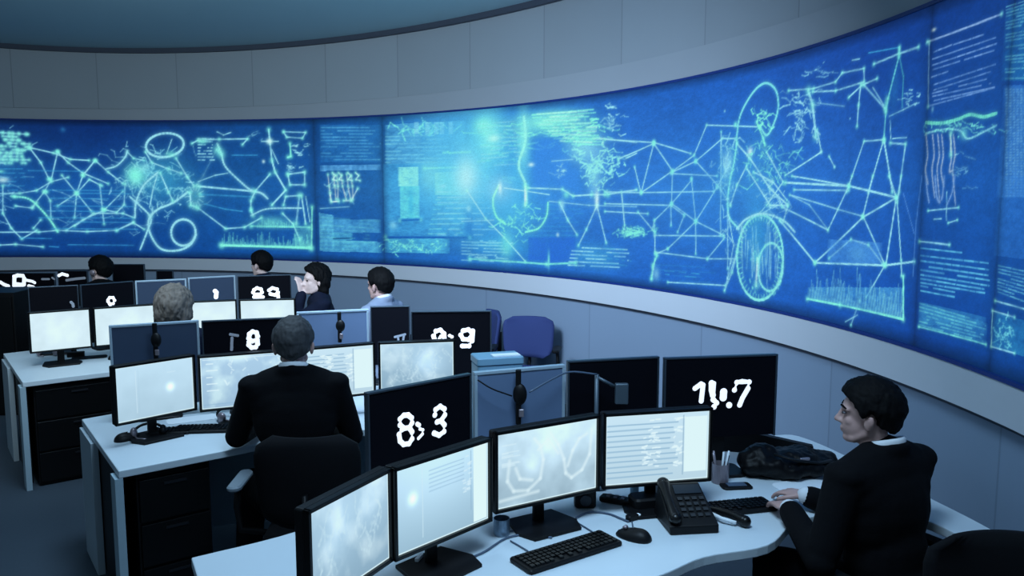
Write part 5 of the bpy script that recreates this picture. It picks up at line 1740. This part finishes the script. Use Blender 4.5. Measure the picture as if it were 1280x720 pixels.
# head-phones on the middle desk
for (px, py, lab, rz) in ((186, 543, 'black and silver headset on the middle desk beside the mouse', .4), (288, 522, 'tangled black headset beside the grey haired man', 1.0), (62, 442, 'black and silver headset on the back desk, left of its pair', .2), (80, 441, 'black headset on the back desk, right of its pair', .9)):
    q = at(px, py + 2, DZ)
    t = thing('headset', lab, 'headset', (q.x, q.y, DZ), rz, 'headsets lying on the desks')
    MB().tube([(.07 * math.cos(a), .06 * math.sin(a), .02 + .03 * math.sin(a)) for a in np.linspace(-.2, math.pi + .2, 14)], .007, 8).build('headband', M_BLACK, t, smooth=True)
    for sx in (-1, 1):
        MB().ell((sx * .068, -.015, .028), (.018, .03, .028)).build('ear_cup', M_BLACK if sx > 0 else M_CUP, t, smooth=True)
    MB().tube([(-.068, -.02, .02), (-.05, -.07, .012), (-.01, -.09, .01)], .004, 8).build('microphone', M_CUP, t, smooth=True)

# papers on middle desk
small_box('paper_sheet', 'white paper under the monitors at the left of the middle desk', 'paper', 240, 524, (.26, .12, .002), M_PAPER, rz=.5)
small_box('mouse_pad', 'dark mouse pad on the back desk', 'mouse pad', 112, 447, (.24, .12, .006), M_BLACK, rz=.4)
small_box('stapler', 'small black stapler on the back desk beside the mouse pad', 'stapler', 95, 446, (.12, .04, .04), M_BLACK, rz=.3)

# pale tray box behind the grey divider
bx = thing('tray_box', 'pale blue tray box with a slot standing behind the grey divider', 'tray box', (-.065, 3.40, DZ), .28)
bx.scale = (1, 1, .945)
MB().rbox((0, 0, .265), (.20, .13, .53), .012).build('case', M_BOX, bx)
MB().rbox((0, 0, .548), (.205, .14, .035), .012).build('lid', M_BOX, bx)
MB().box((0.01, -.068, .50), (.15, .012, .022)).build('slot', M_GLASSGREY, bx)
MB().box((.03, -.03, .569), (.12, .05, .006)).build('tray', M_PAPER, bx)

# bag on the right
q = at(957, 602, DZ)
t = thing('shoulder_bag', 'black slumped leather bag on the desk below the 11:7 board', 'bag', (1.235, 3.41, DZ), .22)
t.scale = (.9, .9, .95)
m = MB()
m.ell((-.06, 0, .055), (.22, .11, .065)); m.ell((.10, .03, .045), (.16, .10, .055)); m.ell((-.16, .02, .07), (.12, .09, .075)); m.ell((.0, -.04, .045), (.18, .09, .045))
m.ell((.02, .05, .06), (.20, .08, .055))
m.v = [(x, y, max(z, 0.001)) for x, y, z in m.v]
bg_ = remeshed(m, 'bag_body', M_BAG, t, voxel=.008, smooth=3)
for v in bg_.data.vertices:
    v.co += v.normal * (mnoise.noise(v.co * 14) * .018 + mnoise.noise(v.co * 40) * .006)
    v.co.z = max(v.co.z, .001)
MB().tube([(-.14, -.06, .12), (-.05, -.11, .10), (.08, -.10, .075), (.17, -.06, .07)], .012, 8, flat=.5).build('strap', M_BLACK, t, smooth=True)
MB().rbox((-.09, -.10, .055), (.022, .012, .035), .004).build('buckle', M_METAL, t); MB().rbox((.0, -.10, .1), (.05, .012, .012), .004).build('clasp', M_CUP, t)
# black slanted folder leaning behind it
t = thing('document_folder', 'black folder leaning behind the slumped bag', 'folder', (1.10, 3.72, DZ), -.25)
w = MB(); w.add([(-.30, -.02, 0), (.32, -.02, 0), (.32, .02, 0), (-.30, .02, 0), (-.30, -.02, .155), (.32, -.02, .055), (.32, .02, .055), (-.30, .02, .155)],
                [(3, 2, 1, 0), (4, 5, 6, 7), (0, 1, 5, 4), (1, 2, 6, 5), (2, 3, 7, 6), (3, 0, 4, 7)])
w.build('cover', M_BLACK, t, bevel=.003)
MB().box((0, -.0, .02), (.56, .03, .03)).build('pages', M_PAPER, t)

# jointed lamp arm behind the list monitor
p0 = atd(746, 517, 3.24); p1 = atd(746, 468, 3.24); p2 = atd(768, 483, 3.24)
t = thing('desk_lamp', 'slim grey jointed lamp before the plain black board', 'desk lamp', (p1.x, 3.24, DZ))
ml = mat('lamp_grey', (74, 88, 100), .45, metal=.3)
MB().rbox((0, 0, .010), (.10, .10, .02), .04).build('base', ml, t)
MB().tube([(0, 0, .02), (0, 0, p1.z - DZ)], .009, 10).build('pole', ml, t, smooth=True)
MB().tube([(0, 0, p1.z - DZ - .01), (p2.x - p1.x, 0, p2.z - DZ)], .007, 8).build('arm', ml, t, smooth=True)
MB().rbox((p2.x - p1.x + .03, 0, p2.z - DZ - .03), (.055, .03, .085), .008).build('lamp_head', ml, t)
cable('thin grey cable strung from the divider to the lamp arm', [atd(662, 490, 3.05), atd(690, 474, 3.12), atd(713, 465, 3.18), atd(746, 468, 3.225)], r=.004)
cable('thin dark cable sagging across the grey divider', [atd(597, 475, 3.03), atd(615, 486, 3.035), atd(640, 495, 3.06)], r=.003, m=M_BLACK)

# small white block standing in for a highlight on the form monitor's foot
small_box('foot_highlight', 'small white block as a painted highlight on the foot of the form monitor', 'painted highlight', 524, 699, (.014, .045, .012), M_PAPER, rz=-.3, z=DZ + .012)

# ------------------------------------------------------------------ light
w = bpy.data.worlds.new('world'); sc.world = w
w.use_nodes = True
w.node_tree.nodes['Background'].inputs[0].default_value = (0.26, 0.42, 0.56, 1)
w.node_tree.nodes['Background'].inputs[1].default_value = 0.31


def area(name, loc, target, size, power, col, sy=None, spread=None):
    l = bpy.data.lights.new(name, 'AREA')
    l.energy = power; l.color = col; l.size = size
    if sy: l.shape = 'RECTANGLE'; l.size_y = sy
    if spread: l.spread = spread
    o = bpy.data.objects.new(name, l)
    COL.objects.link(o)
    o.location = loc
    d = V(target) - V(loc)
    o.rotation_euler = d.to_track_quat('-Z', 'Y').to_euler()
    return o


area('ceiling_light_front', (0.2, 1.8, 3.5), (0.2, 2.9, 0.7), 1.0, 44, (.48, .73, .98), spread=2.2)
area('ceiling_light_middle', (-1.5, 4.0, 3.5), (-1.4, 4.5, 0.7), 1.0, 32, (.54, .78, 1.0), spread=2.2)
area('ceiling_light_back', (-2.9, 5.6, 3.4), (-2.9, 6.2, 0.7), 1.0, 7, (.56, .80, 1.0), spread=2.2)
area('wall_washer', (-1.0, 4.4, 2.5), (0.8, 7.4, 0.9), .6, 72, (.58, .77, 1.0), spread=2.5)
area('fill_light_left', (-2.6, 4.0, 2.9), (-4.0, 9.2, 2.5), 1.0, 52, (.72, .90, 1.0), spread=2.5)  # added light without a fixture, brightens the wall at the back left
